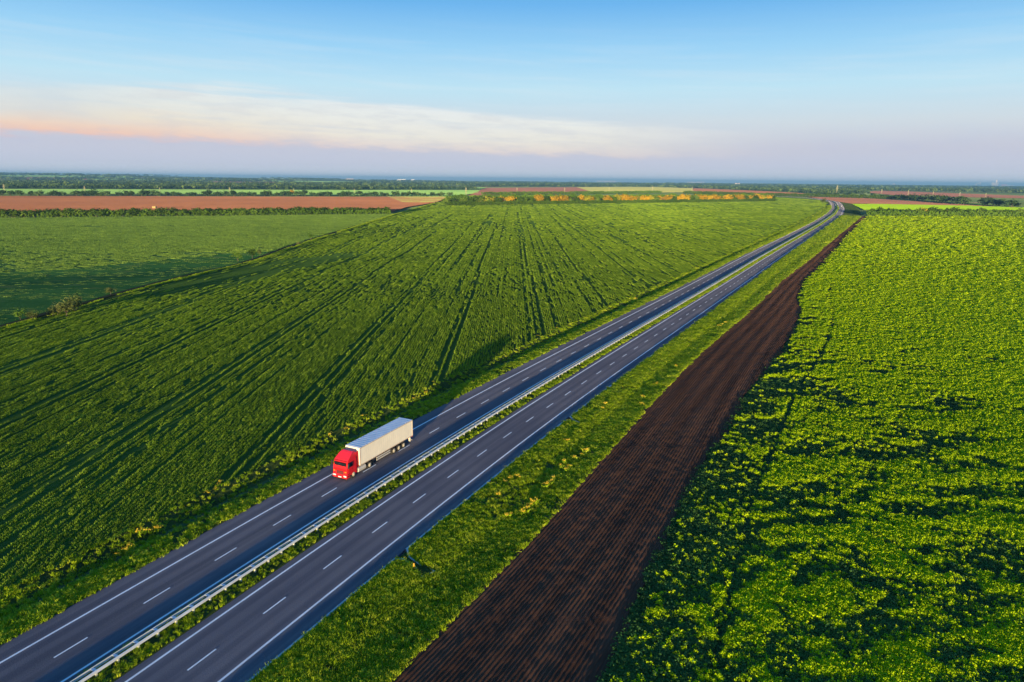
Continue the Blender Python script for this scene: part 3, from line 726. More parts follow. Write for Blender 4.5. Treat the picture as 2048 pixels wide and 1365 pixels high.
def crops():
    # left: young wheat sown in lines that run straight away from the camera
    def rows(x0, x1, y0, y1, dx, dy, d0, d1):
        xs = np.arange(x0, x1, dx); ys = np.arange(y0, y1, dy); X, Y = np.meshgrid(xs, ys)
        X = X + rng.normal(0, .045 * dx, X.shape) + 0.35 * (fbm(Y / 70, X / 400, 47, 2) - .5); Y = Y + rng.uniform(-.12, .12, X.shape) * dy + (np.arange(len(xs)) * .618 % 1.0)[None] * dy
        X, Y = X.ravel(), Y.ravel(); d = np.hypot(X, Y)
        w = d * np.exp(rng.normal(0, .10, len(d))); a = np.abs(np.degrees(np.arctan2(X, Y))) < 47
        k = (w >= d0) & (w < d1) & a; return X[k], Y[k], d[k]
    AX, AY, ASX, ASY, AH = [], [], [], [], []
    for dx, dy, d0, d1, sx, sy, sh in ((.60, 3.6, 0, 270, 1.0, 1.0, 1.0), (1.2, 6.8, 270, 620, 2.4, 1.9, 1.2), (2.9, 12.0, 620, 1250, 6.0, 3.4, 1.6), (6.0, 19, 1250, 2600, 12.5, 5.5, 2.4)):
        X, Y, d = rows(-145, 800 if d1 > 300 else 60, 22, min(d1 * 1.3, 2350), dx, dy, d0, d1)
        k = inside(X, Y, main_poly); X, Y, d = X[k], Y[k], d[k]
        st = fbm(X / 2.6, Y / 220, 41, 3); st2 = fbm(X / 9, Y / 400, 42, 2); pt = fbm(X / 26, Y / 60, 43, 3); mic = fbm(X / 1.8, Y / 22, 45, 2)
        tram = np.minimum(np.abs((X + 4) % 24.0 - 11.0), np.abs((X + 4) % 24.0 - 13.0)) < .45
        q = 1.0 + 1.0 * (st - .5) + .5 * (st2 - .5) + .7 * (pt - .5); line = fbm(X / 1.0, Y / 700, 49, 2)
        q = np.where(tram & (d < 700), .15, q) - 0.9 * inside(X + rng.normal(0, 3, len(X)), Y + rng.normal(0, 6, len(X)), SHADE_BAND)
        k = rng.uniform(0, 1, len(X)) < np.clip(.99 + .5 * np.minimum(q - 1, 0) - .62 * (line < .33) - 3 * (q < .35), .03, 1); X, Y, q, line = X[k], Y[k], q[k], line[k]
        AX.append(X); AY.append(Y); ASX.append(sx * rng.uniform(.8, 1.25, len(X))); ASY.append(np.full(len(X), sy)); AH.append(sh * np.clip(.62 + .30 * q + .75 * (line - .5), .45, 1.2) * rng.uniform(.97, 1.03, len(X)) * .85)
    X, Y = np.concatenate(AX), np.concatenate(AY)
    plant('wheat_crop', X, Y, WHEAT, 7, np.concatenate(ASX), np.concatenate(AH), 'young green wheat in faint rows filling the large field left of the road', 'wheat', sy=np.concatenate(ASY), turn=0.0, tilt=.02)
    # far left: even pale green crop, sown the other way
    AX, AY, AS, AH = [], [], [], []
    for dx, dy, d0, d1, sc_ in ((3.2, 1.1, 0, 420, 1.25), (6.4, 2.6, 420, 1100, 2.6)):
        X, Y, d = rows(-720, -135, 120, 900, dx, dy, d0, d1); k = inside(X, Y, left_poly); X, Y = X[k], Y[k]
        st = fbm(X / 90, Y / 10, 51, 3); k = rng.uniform(0, 1, len(X)) < np.clip(.9 + 2.0 * (st - .45), .2, 1) - .80 * inside(X + rng.normal(0, 4, len(X)), Y + rng.normal(0, 30, len(X)) * (X < -152), SHADE); X, Y, st = X[k], Y[k], st[k]
        AX.append(X); AY.append(Y); AS.append(np.full(len(X), sc_)); AH.append((.85 + .35 * (st - .4)) * sc_ ** .55 * rng.uniform(.95, 1.05, len(X)) * np.where(inside(X, Y, SHADE), .45, 1.0))
    X, Y, q = np.concatenate(AX), np.concatenate(AY), np.concatenate(AS)
    plant('grass_crop', X, Y, FARW, 6, q, np.concatenate(AH), 'smooth pale green crop beyond the ditch at far left', 'grass', sy=q, turn=R(80), tilt=.02)
    ys = rng.uniform(0, 1, 9000) ** 1.4 * 1150 + 150; xb = np.interp(ys, [p[1] for p in BX], [p[0] for p in BX]) + rng.uniform(-2.6, .8, len(ys)); k = fbm(ys / 30, xb / 3, 55) > .40; xb, ys = xb[k], ys[k]
    plant('bank_grass', xb, ys, GRASS, 7, np.clip(ys / 300, 1, 4) * rng.uniform(.8, 1.3, len(ys)), rng.uniform(.7, 1.5, len(ys)) * np.clip(ys / 500, .8, 1.6), 'bright rough grass on the bank along the field ditch at left', 'grass')
    # right: tall plants in uneven patches above a low dark cover
    X, Y = screen_points(420000, (760, 2400), (433, 1560), 1.0)
    k = inside(X, Y, crop_poly); X, Y = X[k], Y[k]; d = np.hypot(X, Y)
    ca, sa = math.cos(R(10)), math.sin(R(10)); U = X * ca + Y * sa; W = -X * sa + Y * ca
    big = fbm(U / 11, W / 4.2, 61, 3); mid = fbm(U / 2.2, W / 1.6, 63, 2); edge = np.interp(Y, *np.array(PL_R).T[::-1]); de = (X - edge) * .88
    track = np.abs(de - (7.0 + 0.012 * Y)) < 0.55
    pr = 2.9 * (big - 0.49 + 0.03 * sstep(d, 90, 200)) + 2.4 * (mid - 0.5) + 0.10 + 0.25 * sstep(d, 70, 190) + 1.6 * sstep(d, 140, 330) + 0.35 * sstep(de, 0, 60) - 0.75 * (1 - sstep(de, 2.0, 11.0))
    pr = np.where(track & (d < 320), -1, pr) + 0.10
    k = rng.uniform(0, 1, len(X)) < np.clip(pr, 0.03, 1) * np.where(d > 160, 1.0, .7); X, Y, d = X[k], Y[k], d[k]
    s = np.clip(d / 170, .72, 10) ** .9 * rng.uniform(.6, 1.3, len(X)); h = (1 + (rng.uniform(.72, 1.2, len(X)) - 1) * (1 - .7 * sstep(d, 130, 380))) * np.clip(d / 420, .9, 2.0); k = X - np.interp(Y, *np.array(PL_R).T[::-1]) > s * .55; X, Y, d, s, h = X[k], Y[k], d[k], s[k], h[k]
    plant('leafy_crop', X, Y, RAPE, 7, s, h, 'bright yellow green leafy crop in ragged patches right of the ploughed strip', 'crop', sy=s * np.clip(d / 180, 1, 2.6), turn=np.where(d < 130, rng.uniform(0, 6.283, len(X)), R(-78)))
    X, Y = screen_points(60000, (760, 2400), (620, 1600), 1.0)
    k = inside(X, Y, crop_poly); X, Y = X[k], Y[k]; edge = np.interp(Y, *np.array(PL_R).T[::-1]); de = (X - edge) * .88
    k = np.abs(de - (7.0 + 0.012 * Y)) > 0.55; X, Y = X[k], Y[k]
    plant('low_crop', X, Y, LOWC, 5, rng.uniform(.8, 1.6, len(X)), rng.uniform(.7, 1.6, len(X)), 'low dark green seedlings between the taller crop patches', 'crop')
    # verges and median
    s_ = np.concatenate([rng.uniform(0, 1, 60000) ** 2.6 * 1500 + 18]); st_n = len(s_)
    o = rng.uniform(-21.3, -12.2, st_n); p, t, n = axis_at(s_); P = p + n * o[:, None]
    pr = np.where(o > -14.6, 1.0, 0.30) * np.clip(0.2 + 1.8 * (fbm(P[:, 0] / 5, P[:, 1] / 5, 71) - .2), .1, 1)
    k = rng.uniform(0, 1, st_n) < pr; P, o, q = P[k], o[k], s_[k]
    z = np.interp(o, [-21.6, -21, -18.9, -17.4, -15, -12.3], [-.3, -.02, -.85, -.95, 0, .05]); d = np.hypot(*P.T)
    plant('verge_grass', P[:, 0], P[:, 1], GRASS, 7, np.clip(d / 140, .8, 6) * rng.uniform(.6, 1.3, len(P)), rng.uniform(.5, 1.1, len(P)) * np.clip(d / 400, .8, 1.6), 'rough green grass on the verge between the wheat and the left carriageway', 'grass', Z=z)
    i = (rng.uniform(0, 1, 90000) ** 1.9 * (len(VST) - 2)); i0 = i.astype(int); fr = (i - i0)[:, None]
    a = VA[i0] * (1 - fr) + VA[i0 + 1] * fr; b = VB[i0] * (1 - fr) + VB[i0 + 1] * fr; u = rng.uniform(0.01, 1.0, len(i)); P = a + (b - a) * u[:, None]
    k = rng.uniform(0, 1, len(P)) < np.clip(0.15 + 2.4 * (fbm(P[:, 0] / 4, P[:, 1] / 4, 73) - .22), .12, 1); P, u = P[k], u[k]
    for sc_, ln in ((S_CHUTE, 5.3), (S_CHUTE2, 3.6)):
        p, t, n = axis_at([sc_]); o = p[0] + n[0] * (EDGE_R + .2); c, sn = math.cos(R(20)), math.sin(R(20)); ex = np.array((n[0, 0] * c + n[0, 1] * sn, -n[0, 0] * sn + n[0, 1] * c)); ey = np.array((-ex[1], ex[0]))
        r_ = P - o; a_ = r_ @ ex; b_ = np.abs(r_ @ ey); k = ~((a_ < ln) & (b_ < np.where(a_ < 1.3, 1.25 - .65 * a_, np.where(a_ > 3.5, .85, .5)))); P, u = P[k], u[k]
    z = np.interp(u, [0, .08, .35, .55, .75, 1], [-0.02, 0.10, 0.05, -0.35, -0.2, 0.03]); d = np.hypot(*P.T)
    plant('verge_grass', P[:, 0], P[:, 1], GRASS, 7, np.clip(d / 130, .7, 6) * rng.uniform(.6, 1.3, len(P)), rng.uniform(.6, 1.3, len(P)) * np.clip(d / 400, .85, 1.5), 'lush tall grass on the verge between the kerb and the ploughed strip', 'grass', Z=z)
    s_ = rng.uniform(0, 1, 26000) ** 2.4 * 1500 + 18; o = rng.uniform(-1.65, 1.35, len(s_)); p, t, n = axis_at(s_); P = p + n * o[:, None]
    k = rng.uniform(0, 1, len(P)) < np.clip(.1 + 2.2 * (fbm(P[:, 0] / 2.5, P[:, 1] / 2.5, 75) - .25), .15, 1); P, o = P[k], o[k]; d = np.hypot(*P.T)
    plant('median_grass', P[:, 0], P[:, 1], GRASS, 7, np.clip(d / 170, .5, 4) * rng.uniform(.5, 1.1, len(P)), rng.uniform(.35, .8, len(P)), 'weedy yellowing grass growing in the median under the guardrail', 'grass', Z=np.full(len(P), .08))
crops()

# yellow flowering clumps on the verges
YEL = []
for k in range(4):
    V, Fc = blades(14, .38, .62, .12, .5, 210 + k); me1 = raw_mesh('stems', V, Fc); me1.materials.append(M['grass'])
    V, Fc = leafball(34, .42, .16, .48, .20, 220 + k, .3, .5, 3); me2 = raw_mesh('flowers', V, Fc); me2.materials.append(M['yellow'])
    YEL.append((me1, me2))
def yellow_clump(px, py, label, group, sc=1.0, z=0.0):
    x, y = at(px, py, z); o = empty('flowering_clump', (x, y, z), random.uniform(0, 6)); sc *= random.uniform(.8, 1.3); o.scale = (sc * 1.3, sc * 1.3, sc)
    tag(o, label, 'flowers', group); a, b = random.choice(YEL); link('stems', a, None, o); link('flowers', b, None, o)
for px, py in [(1100, 968), (1092, 975), (1164, 912), (1172, 905), (1150, 918), (1120, 935), (1128, 925), (1132, 942), (1138, 936), (1104, 960), (1010, 968), (1020, 962), (998, 996), (1060, 1015), (1052, 1024), (1068, 1010), (1046, 1030), (1020, 1032), (1014, 1034), (1036, 958),
               (1135, 888), (1130, 876), (1205, 820), (1212, 812), (1285, 798), (1284, 812), (1314, 768), (1312, 772), (1352, 735), (1438, 655), (1450, 648), (1445, 651), (1468, 632)]:
    yellow_clump(px, py, 'yellow flowering clump in the tall grass between the kerb and the ploughed strip', 'yellow clumps on the right verge', random.uniform(.6, 1.05))
for px, py in [(235, 1112), (262, 1098), (250, 1105), (284, 1070), (316, 1062), (305, 1066), (372, 1008), (412, 992), (440, 972), (430, 985), (715, 842), (728, 838), (660, 875), (694, 862), (866, 768), (853, 790), (828, 800), (1075, 675), (1105, 664), (1112, 660), (1140, 643), (1148, 640), (1235, 610), (1270, 600)]:
    yellow_clump(px, py, 'yellow flowering clump in the ditch beside the wheat field left of the road', 'yellow clumps in the left ditch', random.uniform(.55, 1.0), -0.5)

# ------------------------------------------------------------------ trees
def crown_set(name, n, rx, rz, z0, size, seeds, mat, lumps=6):
    out = []
    for sd_ in seeds:
        V, Fc = leafball(n, rx, rz, z0, size, sd_, .55, .25, lumps); me = raw_mesh(name, V, Fc); me.materials.append(mat); out.append(me)
    return out
def trunk_mesh(h, r, seed):
    g = random.Random(seed); m = MB(); rings = []
    for k in range(5):
        z = -0.3 + (h + .3) * k / 4; rr = r * (1 - .16 * k); ox = g.uniform(-.1, .1) * k; oy = g.uniform(-.1, .1) * k
        rings.append([(ox + rr * math.cos(a * math.pi / 3), oy + rr * math.sin(a * math.pi / 3), z) for a in range(6)])
    m.loft(rings)
    for k in range(4):
        a = k * 1.6 + g.random(); m.bar((0, 0, h * (.45 + .1 * k)), (math.cos(a) * h * .35, math.sin(a) * h * .35, h * (.8 + .1 * k)), r * .7)
    me = m.mesh('trunk'); me.materials.append(M['bark']); return me
CR = dict(
    green=crown_set('crown', 330, 3.7, 3.1, .9, 1.35, range(300, 306), M['tree']),
    dark=crown_set('crown', 330, 4.8, 3.6, .9, 1.7, range(310, 316), M['dtree']),
    orange=crown_set('crown', 330, 4.0, 3.2, 1.3, 1.4, range(320, 325), M['orange']),
    bush=crown_set('crown', 420, 1.6, 1.5, .5, .42, range(330, 334), M['olive'], 7),
    sapling=crown_set('crown', 220, 1.6, 1.9, 1.0, .5, range(340, 343), M['hedge'], 6),
)
TR = [trunk_mesh(5.2, .28, k) for k in range(3)]; TRB = [trunk_mesh(1.6, .12, 10 + k) for k in range(2)]
def tree(name, x, y, kind, label, cat, group, sc=1.0, sxy=1.0, z=None):
    o = empty(name, (x, y, float(zg(x, y)) if z is None else z), random.uniform(0, 6.28)); o.scale = (sc * sxy, sc * sxy, sc)
    tag(o, label, cat, group)
    link('crown', random.choice(CR[kind]), None, o); link('trunk', random.choice(TRB if kind in ('bush', 'sapling') else TR), None, o)
    return o
def tree_row(a, b, n, pick, depth, lab, group, sc=(0.85, 1.15), sxy=1.0):
    """pick(i) gives the kind, lab(kind) the label"""
    ax, ay = at(*a); bx, by = at(*b); L = math.hypot(bx - ax, by - ay); nx, ny = -(by - ay) / L, (bx - ax) / L
    if ny < 0: nx, ny = -nx, -ny
    for i in range(n):
        u = (i + random.uniform(-.35, .35) + .5) / n; q = depth * random.uniform(0, 1); k = pick(i)
        tree('tree', ax + (bx - ax) * u + nx * q, ay + (by - ay) * u + ny * q, k, lab(k), 'tree', group, random.uniform(*sc), sxy * random.uniform(.85, 1.2))
# shelterbelt in front of the left brown field
tree_row((-40, 436.5), (783, 428.3), 76, lambda i: 'green', 5, lambda k: 'dense green tree in the even shelterbelt before the brown field at left', 'trees of the near left shelterbelt', (1.05, 1.25), 1.55)
# dark row beyond the brown field, with a single reddish tree
tree_row((-40, 392.8), (905, 393.3), 64, lambda i: 'dark', 10, lambda k: 'dark round-crowned tree in the row beyond the brown field at left', 'trees beyond the left brown field', (1.0, 1.7), 1.35)
x, y = at(585, 391.5); tree('tree', x, y, 'orange', 'lone reddish orange tree in the dark row beyond the brown field', 'tree', None, 1.6)
# long shelterbelt with orange trees
_or = [0, 0, 0, 0, 0, 0, 1, 1, 0, 1, 1, 0, 0, 0, 0, 1, 1, 0, 1, 1, 1, 0, 0, 1, 1, 1, 0, 0, 1, 1, 0, 1, 1, 1, 1, 1, 0, 1, 1, 0, 0, 1, 1, 0, 0, 1, 1, 1, 0, 0, 1, 1, 0, 1, 1, 1, 0, 1, 1, 0, 0, 1, 1, 0, 1, 0, 0, 1, 1, 0, 1, 0]
tree_row((892, 410.6), (1548, 402.3), len(_or), lambda i: 'orange' if _or[i] else 'green', 4, lambda k: ('orange leaved tree in the long shelterbelt across the far end of the wheat field' if k == 'orange' else 'green tree among orange ones in the long shelterbelt beyond the wheat field'), 'trees of the long mixed shelterbelt', (1.65, 2.05), 1.2)
# right shelterbelt
tree_row((1748, 432.5), (2100, 435), 33, lambda i: 'orange' if i in (9,) else 'green', 9, lambda k: ('single orange tinged tree in the right shelterbelt at the end of the leafy crop' if k == 'orange' else 'tall green tree in the right shelterbelt along the end of the leafy crop'), 'trees of the right shelterbelt', (1.30, 1.62), 1.1)
for px, sc in ((1737, .5), (1746, .65), (1753, .55)):
    x, y = at(px, 431.5); tree('tree', x, y, 'green', 'low bushy tree at the road end of the right shelterbelt', 'tree', 'bushy trees ending the right shelterbelt', sc * 1.3, 1.3)
# dark belt beyond the right brown field
tree_row((1640, 390), (1865, 402), 22, lambda i: 'dark', 40, lambda k: 'dark green tree in the belt behind the narrow brown field right of the road bend', 'trees of the far right belt', (1.2, 1.75), 1.4)
tree_row((1850, 401), (2110, 419), 24, lambda i: 'dark', 70, lambda k: 'large dark green tree at the thick right end of the far belt', 'trees at the thick end of the far belt', (1.5, 2.2), 1.25)

# trimmed looking hedges
def hedge(a, b, h, depth, label):
    ax, ay = at(*a); bx, by = at(*b); L = math.hypot(bx - ax, by - ay); ux, uy = (bx - ax) / L, (by - ay) / L
    g = np.random.default_rng(int(a[0]) + 200); n = int(L * (5 + h * .7)); V = []; Fc = []
    for k in range(n):
        s = g.uniform(0, L); hh = h * (.7 + .55 * float(fbm(s / 7, 0, 5))); z = hh * g.uniform(0, 1) ** .6; q = g.uniform(0, depth)
        c = np.array((s * ux - uy * q, s * uy + ux * q, z)); nr = np.array((g.normal(0, .6), -1 + g.normal(0, .5), .5 + g.normal(0, .5))); nr /= np.linalg.norm(nr)
        t = np.cross(nr, g.normal(size=3)); t /= np.linalg.norm(t); w = np.cross(nr, t); sz = g.uniform(.7, 1.7)
        i = len(V); V += [tuple(c - t * sz), tuple(c - w * sz * .7), tuple(c + t * sz), tuple(c + w * sz * .7)]; Fc.append((i, i + 1, i + 2, i + 3))
    o = link('hedge', raw_mesh('hedge', V, Fc), M['hedge']); o.location = (ax, ay, 0); tag(o, label, 'hedge')
hedge((-60, 437.0), (783, 428.8), 5.5, 7, 'leafy green undergrowth along the foot of the near left shelterbelt')
hedge((890, 411.8), (1552, 403.3), 6, 5, 'continuous low green undergrowth in front of the orange trees')
hedge((893, 408.5), (1545, 401.0), 15, 8, 'tall green thicket filling the back of the belt of orange trees')
hedge((1736, 433.2), (2120, 435.6), 7, 8, 'leafy undergrowth along the foot of the right shelterbelt')
hedge((968, 391.2), (1325, 387.0), 9, 14, 'long low hedge behind the left half of the mixed shelterbelt')
hedge((1366, 387.5), (1545, 393.5), 10, 14, 'short dark hedge just behind the right end of the mixed shelterbelt')
hedge((1540, 392.2), (1860, 401.0), 10, 16, 'even green hedge along the far side of the road bend')
hedge((1520, 403.2), (1557, 402.8), 5, 8, 'very low clipped hedge at the right tip of the mixed shelterbelt')

# bushes along the field ditch on the left
for px, py, k, sc, lab in [(134, 632, 'bush', 1.25, 'tallest olive brown bush of the clump beside the ditch at left'), (116, 630, 'bush', 1.05, 'rounded olive bush in the middle of the ditch clump'), (150, 622, 'bush', 1.45, 'dark upright bush at the right end of the ditch clump'),
                           (106, 632, 'bush', .8, 'small pale bush at the left end of the ditch clump'), (66, 640, 'bush', .8, 'small round bush standing alone left of the ditch clump'), (41, 641, 'sapling', .7, 'thin pale sapling nearest the left edge of the picture beside the ditch'),
                           (222, 590, 'bush', .8, 'faint bush right of the ditch clump'), (476, 524, 'sapling', 1.25, 'forked bright green sapling on the ditch bank, first of the group of three'),
                           (505, 518, 'sapling', 1.3, 'rounder bright green sapling in the middle of three on the ditch bank'), (521, 510, 'bush', .9, 'low bush right of the two saplings on the ditch bank'), (622, 482, 'sapling', 1.2, 'single lime green sapling farther up the ditch bank'), (597, 490, 'bush', .6, 'tiny bush just left of the farthest lime sapling'),
                           (1646, 407, 'bush', 3.0, 'dark bush on the inside verge of the far road bend'), (1632, 428, 'sapling', 1.4, 'small bright shrub at the edge of the wheat near the road bend')]:
    x, y = at(px, py); tree('shrub', x, y, k, lab, 'shrub', None, sc, 1.15)

# far woods, as one mass
WOODP = proto_collection('wood_crown', [leafball(46, 7.5, 4.2, 2.0, 3.6, 400 + k, .6, .2, 5) for k in range(6)], M['wood'])
def wood(pp, n, label, seed, h=1.0, thin=0.0):
    P = ats(pp); A = np.array(P); g = np.random.default_rng(seed); pxs = np.array(pp)
    X, Y = [], []
    px = g.uniform(pxs[:, 0].min(), pxs[:, 0].max(), n * 3); py = g.uniform(pxs[:, 1].min(), pxs[:, 1].max(), n * 3)
    k = inside(px, py, pp); px, py = px[k][:n], py[k][:n]
    for a, b in zip(px, py):
        x, y = at(float(a), float(b)); X.append(x); Y.append(y)
    X, Y = np.array(X), np.array(Y)
    if thin > 0:
        k = fbm(X / 500, Y / 900, seed) > thin; X, Y = X[k], Y[k]
    d = np.hypot(X, Y); s = np.clip(d / 3200, 1, 5) * g.uniform(.7, 1.3, len(X))
    plant('far_wood', X, Y, WOODP, 6, s, h * g.uniform(.8, 1.5, len(X)), label, 'wood', tilt=0.05)
wood([(-350, 377), (0, 378), (690, 380.5), (955, 380), (950, 377.6), (690, 376), (0, 372), (-350, 371)], 3200, 'dark wooded band behind the pale green pasture on the left', 1)
wood([(-350, 370), (0, 371.5), (560, 374.5), (960, 374.5), (960, 369), (560, 367), (0, 364.5), (-350, 362)], 2600, 'hazy far woodland in front of the blue hills on the left', 2, 1.3, .40)
wood([(960, 374.2), (1320, 374.4), (1320, 369.5), (960, 369)], 1100, 'dark far wood line behind the middle fields', 3, 1.2, .3)
wood([(1320, 375.5), (1390, 377), (1625, 387.5), (1740, 389), (1720, 378), (1500, 373), (1320, 370.5)], 2200, 'deep woodland beyond the narrow brown field in the middle right', 4, 1.15)
wood([(1700, 383.5), (1770, 381.4), (2150, 392.5), (2150, 387), (1900, 380), (1700, 376)], 1500, 'scattered dark trees beyond the purple field at right', 5, 1.1, .42)
wood([(1330, 372), (2150, 379.5), (2150, 376.5), (1330, 368)], 1600, 'blue green woodland along the right horizon', 6, 1.6, .3)

def far_belts():
    g = np.random.default_rng(77); X, Y = [], []
    for k in range(95):
        a = R(g.uniform(-43, 43)); r = g.uniform(4800, 12500); L = g.uniform(300, 1700); th = g.normal(0, .25); n = int(L / (r / 400)) + 3; u = g.uniform(-.5, .5, n) * L
        X.append(math.sin(a) * r + u * math.cos(a + th) + g.normal(0, 8, n)); Y.append(math.cos(a) * r - u * math.sin(a + th) + g.normal(0, 14, n))
    X, Y = np.concatenate(X), np.concatenate(Y); d = np.hypot(X, Y)
    plant('far_wood', X, Y, WOODP, 6, d / 3000 * g.uniform(.8, 1.3, len(X)), 1.4 * g.uniform(.8, 1.5, len(X)), 'thin dark lines of trees between the hazy fields below the horizon', 'wood', tilt=.05, zoff=2.0)
far_belts()

# ------------------------------------------------------------------ small distant things
def pylon_mesh():
    m = MB(); H = 27.0; w0, w1 = 2.6, .55; c = lambda z: w0 + (w1 - w0) * z / H
    for sx in (-1, 1):
        for sy in (-1, 1): m.bar((sx * w0, sy * w0, -.3), (sx * w1, sy * w1, H), .30)
    zs = [0, 5, 9.5, 13.5, 17, 20, 22.5, 25, 27]
    for a, b in zip(zs, zs[1:]):
        for sx in (-1, 1):
            m.bar((sx * c(a), -c(a), a), (sx * c(b), c(b), b), .24); m.bar((-c(a), sx * c(a), a), (c(b), sx * c(b), b), .24)
    for z, L in ((18.0, 5.2), (22.0, 4.2), (26.0, 3.2)):
        for sx in (-1, 1): m.bar((0, 0, z + .9), (sx * L, 0, z + .2), .3); m.bar((0, 0, z - .5), (sx * L, 0, z + .2), .3)
    m.bar((0, 0, H), (0, 0, H + 2), .3)
    me = m.mesh('pylon'); me.materials.append(M['pylon']); return me
PY = pylon_mesh()
def pylon(px, py, hpx, label, group=None):
    x, y = at(px, py); o = link('pylon', PY); s = hpx * math.hypot(x, y) / F_PX / 29.0; o.location = (x, y, 0); o.scale = (s, s, s); o.rotation_euler = (0, 0, R(random.uniform(-20, 20)))
    tag(o, label, 'pylon', group)
for px, py, hp in ((9, 384, 12), (170, 386, 11), (320, 386, 9), (460, 388, 12), (588, 388, 10), (709, 387, 9), (823, 387, 9)):
    pylon(px, py, hp, 'lattice pylon standing in the pale green pasture behind the dark tree row', 'pylons in the left pasture')
pylon(932, 391.5, 16, 'tallest yellow lit pylon at the corner of the dark brown field in the middle')
for px, py, hp in ((1034, 386, 10), (1129, 386, 10)): pylon(px, py, hp, 'pylon standing before the dark brown field behind the mixed shelterbelt', 'pylons before the middle brown field')
for px, py, hp in ((1218, 384, 9), (1305, 382, 9), (1384, 383, 9)): pylon(px, py, hp, 'pylon in the yellowish field behind the right half of the mixed shelterbelt', 'pylons in the yellowish field')
pylon(1673, 388, 15, 'tall pylon rising among the trees behind the far road bend')
for px, py, hp in ((1763, 388, 8), (1816, 391, 9), (1866, 392.5, 8), (1919, 394, 8), (1971, 395, 7)): pylon(px, py, hp, 'slim pylon in the purple brown field at far right', 'pylons in the purple field')

def block(px, py, wpx, hpx, mat, label, group=None, roof=True, tower=0.0, name='warehouse', cat='building'):
    x, y = at(px, py); d = math.hypot(x, y); w = wpx * d / F_PX; h = hpx * d / F_PX; z = float(zg(x, y)) - 1
    root = empty(name, (x, y, z), -math.atan2(x, y)); tag(root, label, cat, group)
    m = MB(); m.box((0, 0, h / 2), (w, w * .5 + 20, h)); m.build('wall', mat, root)
    if roof: m = MB(); m.prism([(-(w * .25 + 10.6), h), (w * .25 + 10.6, h), (0, h * 1.3)], -w / 2 - .5, w / 2 + .5); m.build('roof', M['roofw'], root)
    if tower > 0:
        t = tower * d / F_PX; m = MB(); m.cyl((w * .2, 0, h + t / 2), w * .12, t, 'Z', 12, w * .07); m.build('chimney', mat, root)
block(700, 361.8, 14, 1.6, M['bpale'], 'long pale building low on the horizon left of centre')
block(803, 362.4, 16, 2.0, M['bwhite'], 'white warehouse on the horizon, left of a pair')
block(825, 362.6, 7, 1.8, M['bwhite'], 'smaller white warehouse on the horizon, right of a pair')
block(1213, 364.2, 36, 1.5, M['bpale'], 'wide low pinkish building on the horizon behind the yellowish field')
block(1392, 365.2, 32, 1.6, M['bpale'], 'wide low pinkish building on the horizon above the right hedge')
block(1475, 365.4, 8, 3.2, M['bpale'], 'tall pink block alone on the horizon above the orange trees', roof=False)
block(1957, 372.6, 8, 3.5, M['bpale'], 'pinkish pointed works building left on the right horizon', tower=3.0)
block(1989, 373.0, 9, 5.0, M['bpale'], 'tallest factory building with chimney on the right horizon', tower=4.5, roof=False, name='factory', cat='factory')
block(2008, 373.2, 8, 2.6, M['bred'], 'small red roofed factory hall on the right horizon')
block(2019, 373.4, 12, 1.2, M['bwhite'], 'low white shed beside the factory on the right horizon')
block(1788, 370.2, 4, 2.0, M['bpale'], 'tiny blue grey building on the horizon above the road bend', roof=False)

def tip(px, py, wpx, hpx, label):
    x, y = at(px, py); d = math.hypot(x, y); w = wpx * d / F_PX; h = hpx * d / F_PX; m = MB(); g = random.Random(int(px))
    rings = [[(w * .5 * (1 - q) ** .8 * math.cos(a * .524) * g.uniform(.9, 1.1), w * .5 * (1 - q) ** .8 * math.sin(a * .524) * g.uniform(.9, 1.1), h * q) for a in range(12)] for q in (0, .3, .6, .85, .97)]
    m.loft(rings); o = m.build('hill', M['land'], None, (x, y, float(zg(x, y)) - 2)); structure(o, label)
tip(559, 357.0, 26, 4.2, 'spoil tip on the left horizon'); tip(598, 357.5, 34, 3.4, 'broad spoil tip on the left horizon')

# straw stack on the brown field
def stack():
    x, y = at(309, 417.5); root = empty('straw_stack', (x, y, 0)); tag(root, 'small golden straw stack alone on the brown field at left', 'straw stack')
    m = MB(); m.box((0, 0, 1.1), (4.6, 3.4, 2.2), .35); m.build('base', M['straw'], root)
    m = MB(); m.prism([(-1.9, 2.2), (1.9, 2.2), (.9, 3.2), (-.9, 3.2)], -2.5, 2.5); m.build('top', M['straw'], root)
stack()

def car(px, py, paint, label, toward):
    x, y = at(px, py, 0.05); s = s_of(x, y); p, t, n = axis_at([s]); a = math.atan2(-t[0][0], t[0][1]) + (math.pi if toward else 0)
    root = empty('car', (x, y, 0.06), a); tag(root, label, 'car')
    m = MB(); m.loft([[(sx * w, yy, z) for sx, z in ((-1, z0), (1, z0), (1, z1), (-1, z1))] for yy, w, z0, z1 in ((-2.2, .78, .35, .85), (-2.0, .88, .28, .95), (0, .9, .25, .95), (1.4, .88, .28, .88), (2.2, .75, .35, .7))]); m.build('body', paint, root)
    m = MB(); m.loft([[(-.82, -1.7, .94), (.82, -1.7, .94), (.82, 1.0, .92), (-.82, 1.0, .92)], [(-.64, -1.2, 1.42), (.64, -1.2, 1.42), (.64, .25, 1.42), (-.64, .25, 1.42)]]); m.build('window', M['glass'], root)
    m = MB(); m.box((0, -.45, 1.44), (1.3, 1.5, .05), .02); m.build('roof', paint, root)
    for sx in (-1, 1):
        for yy in (-1.35, 1.35): m = MB(); m.cyl((sx * .8, yy, .3), .31, .2); m.build('wheel', M['tyre'], root)
car(1683.0, 413.5, M['white'], 'white car on the near carriageway of the far road bend', False)
car(1655.0, 400.6, M['darkcar'], 'dark car at the farthest visible part of the road bend', True)

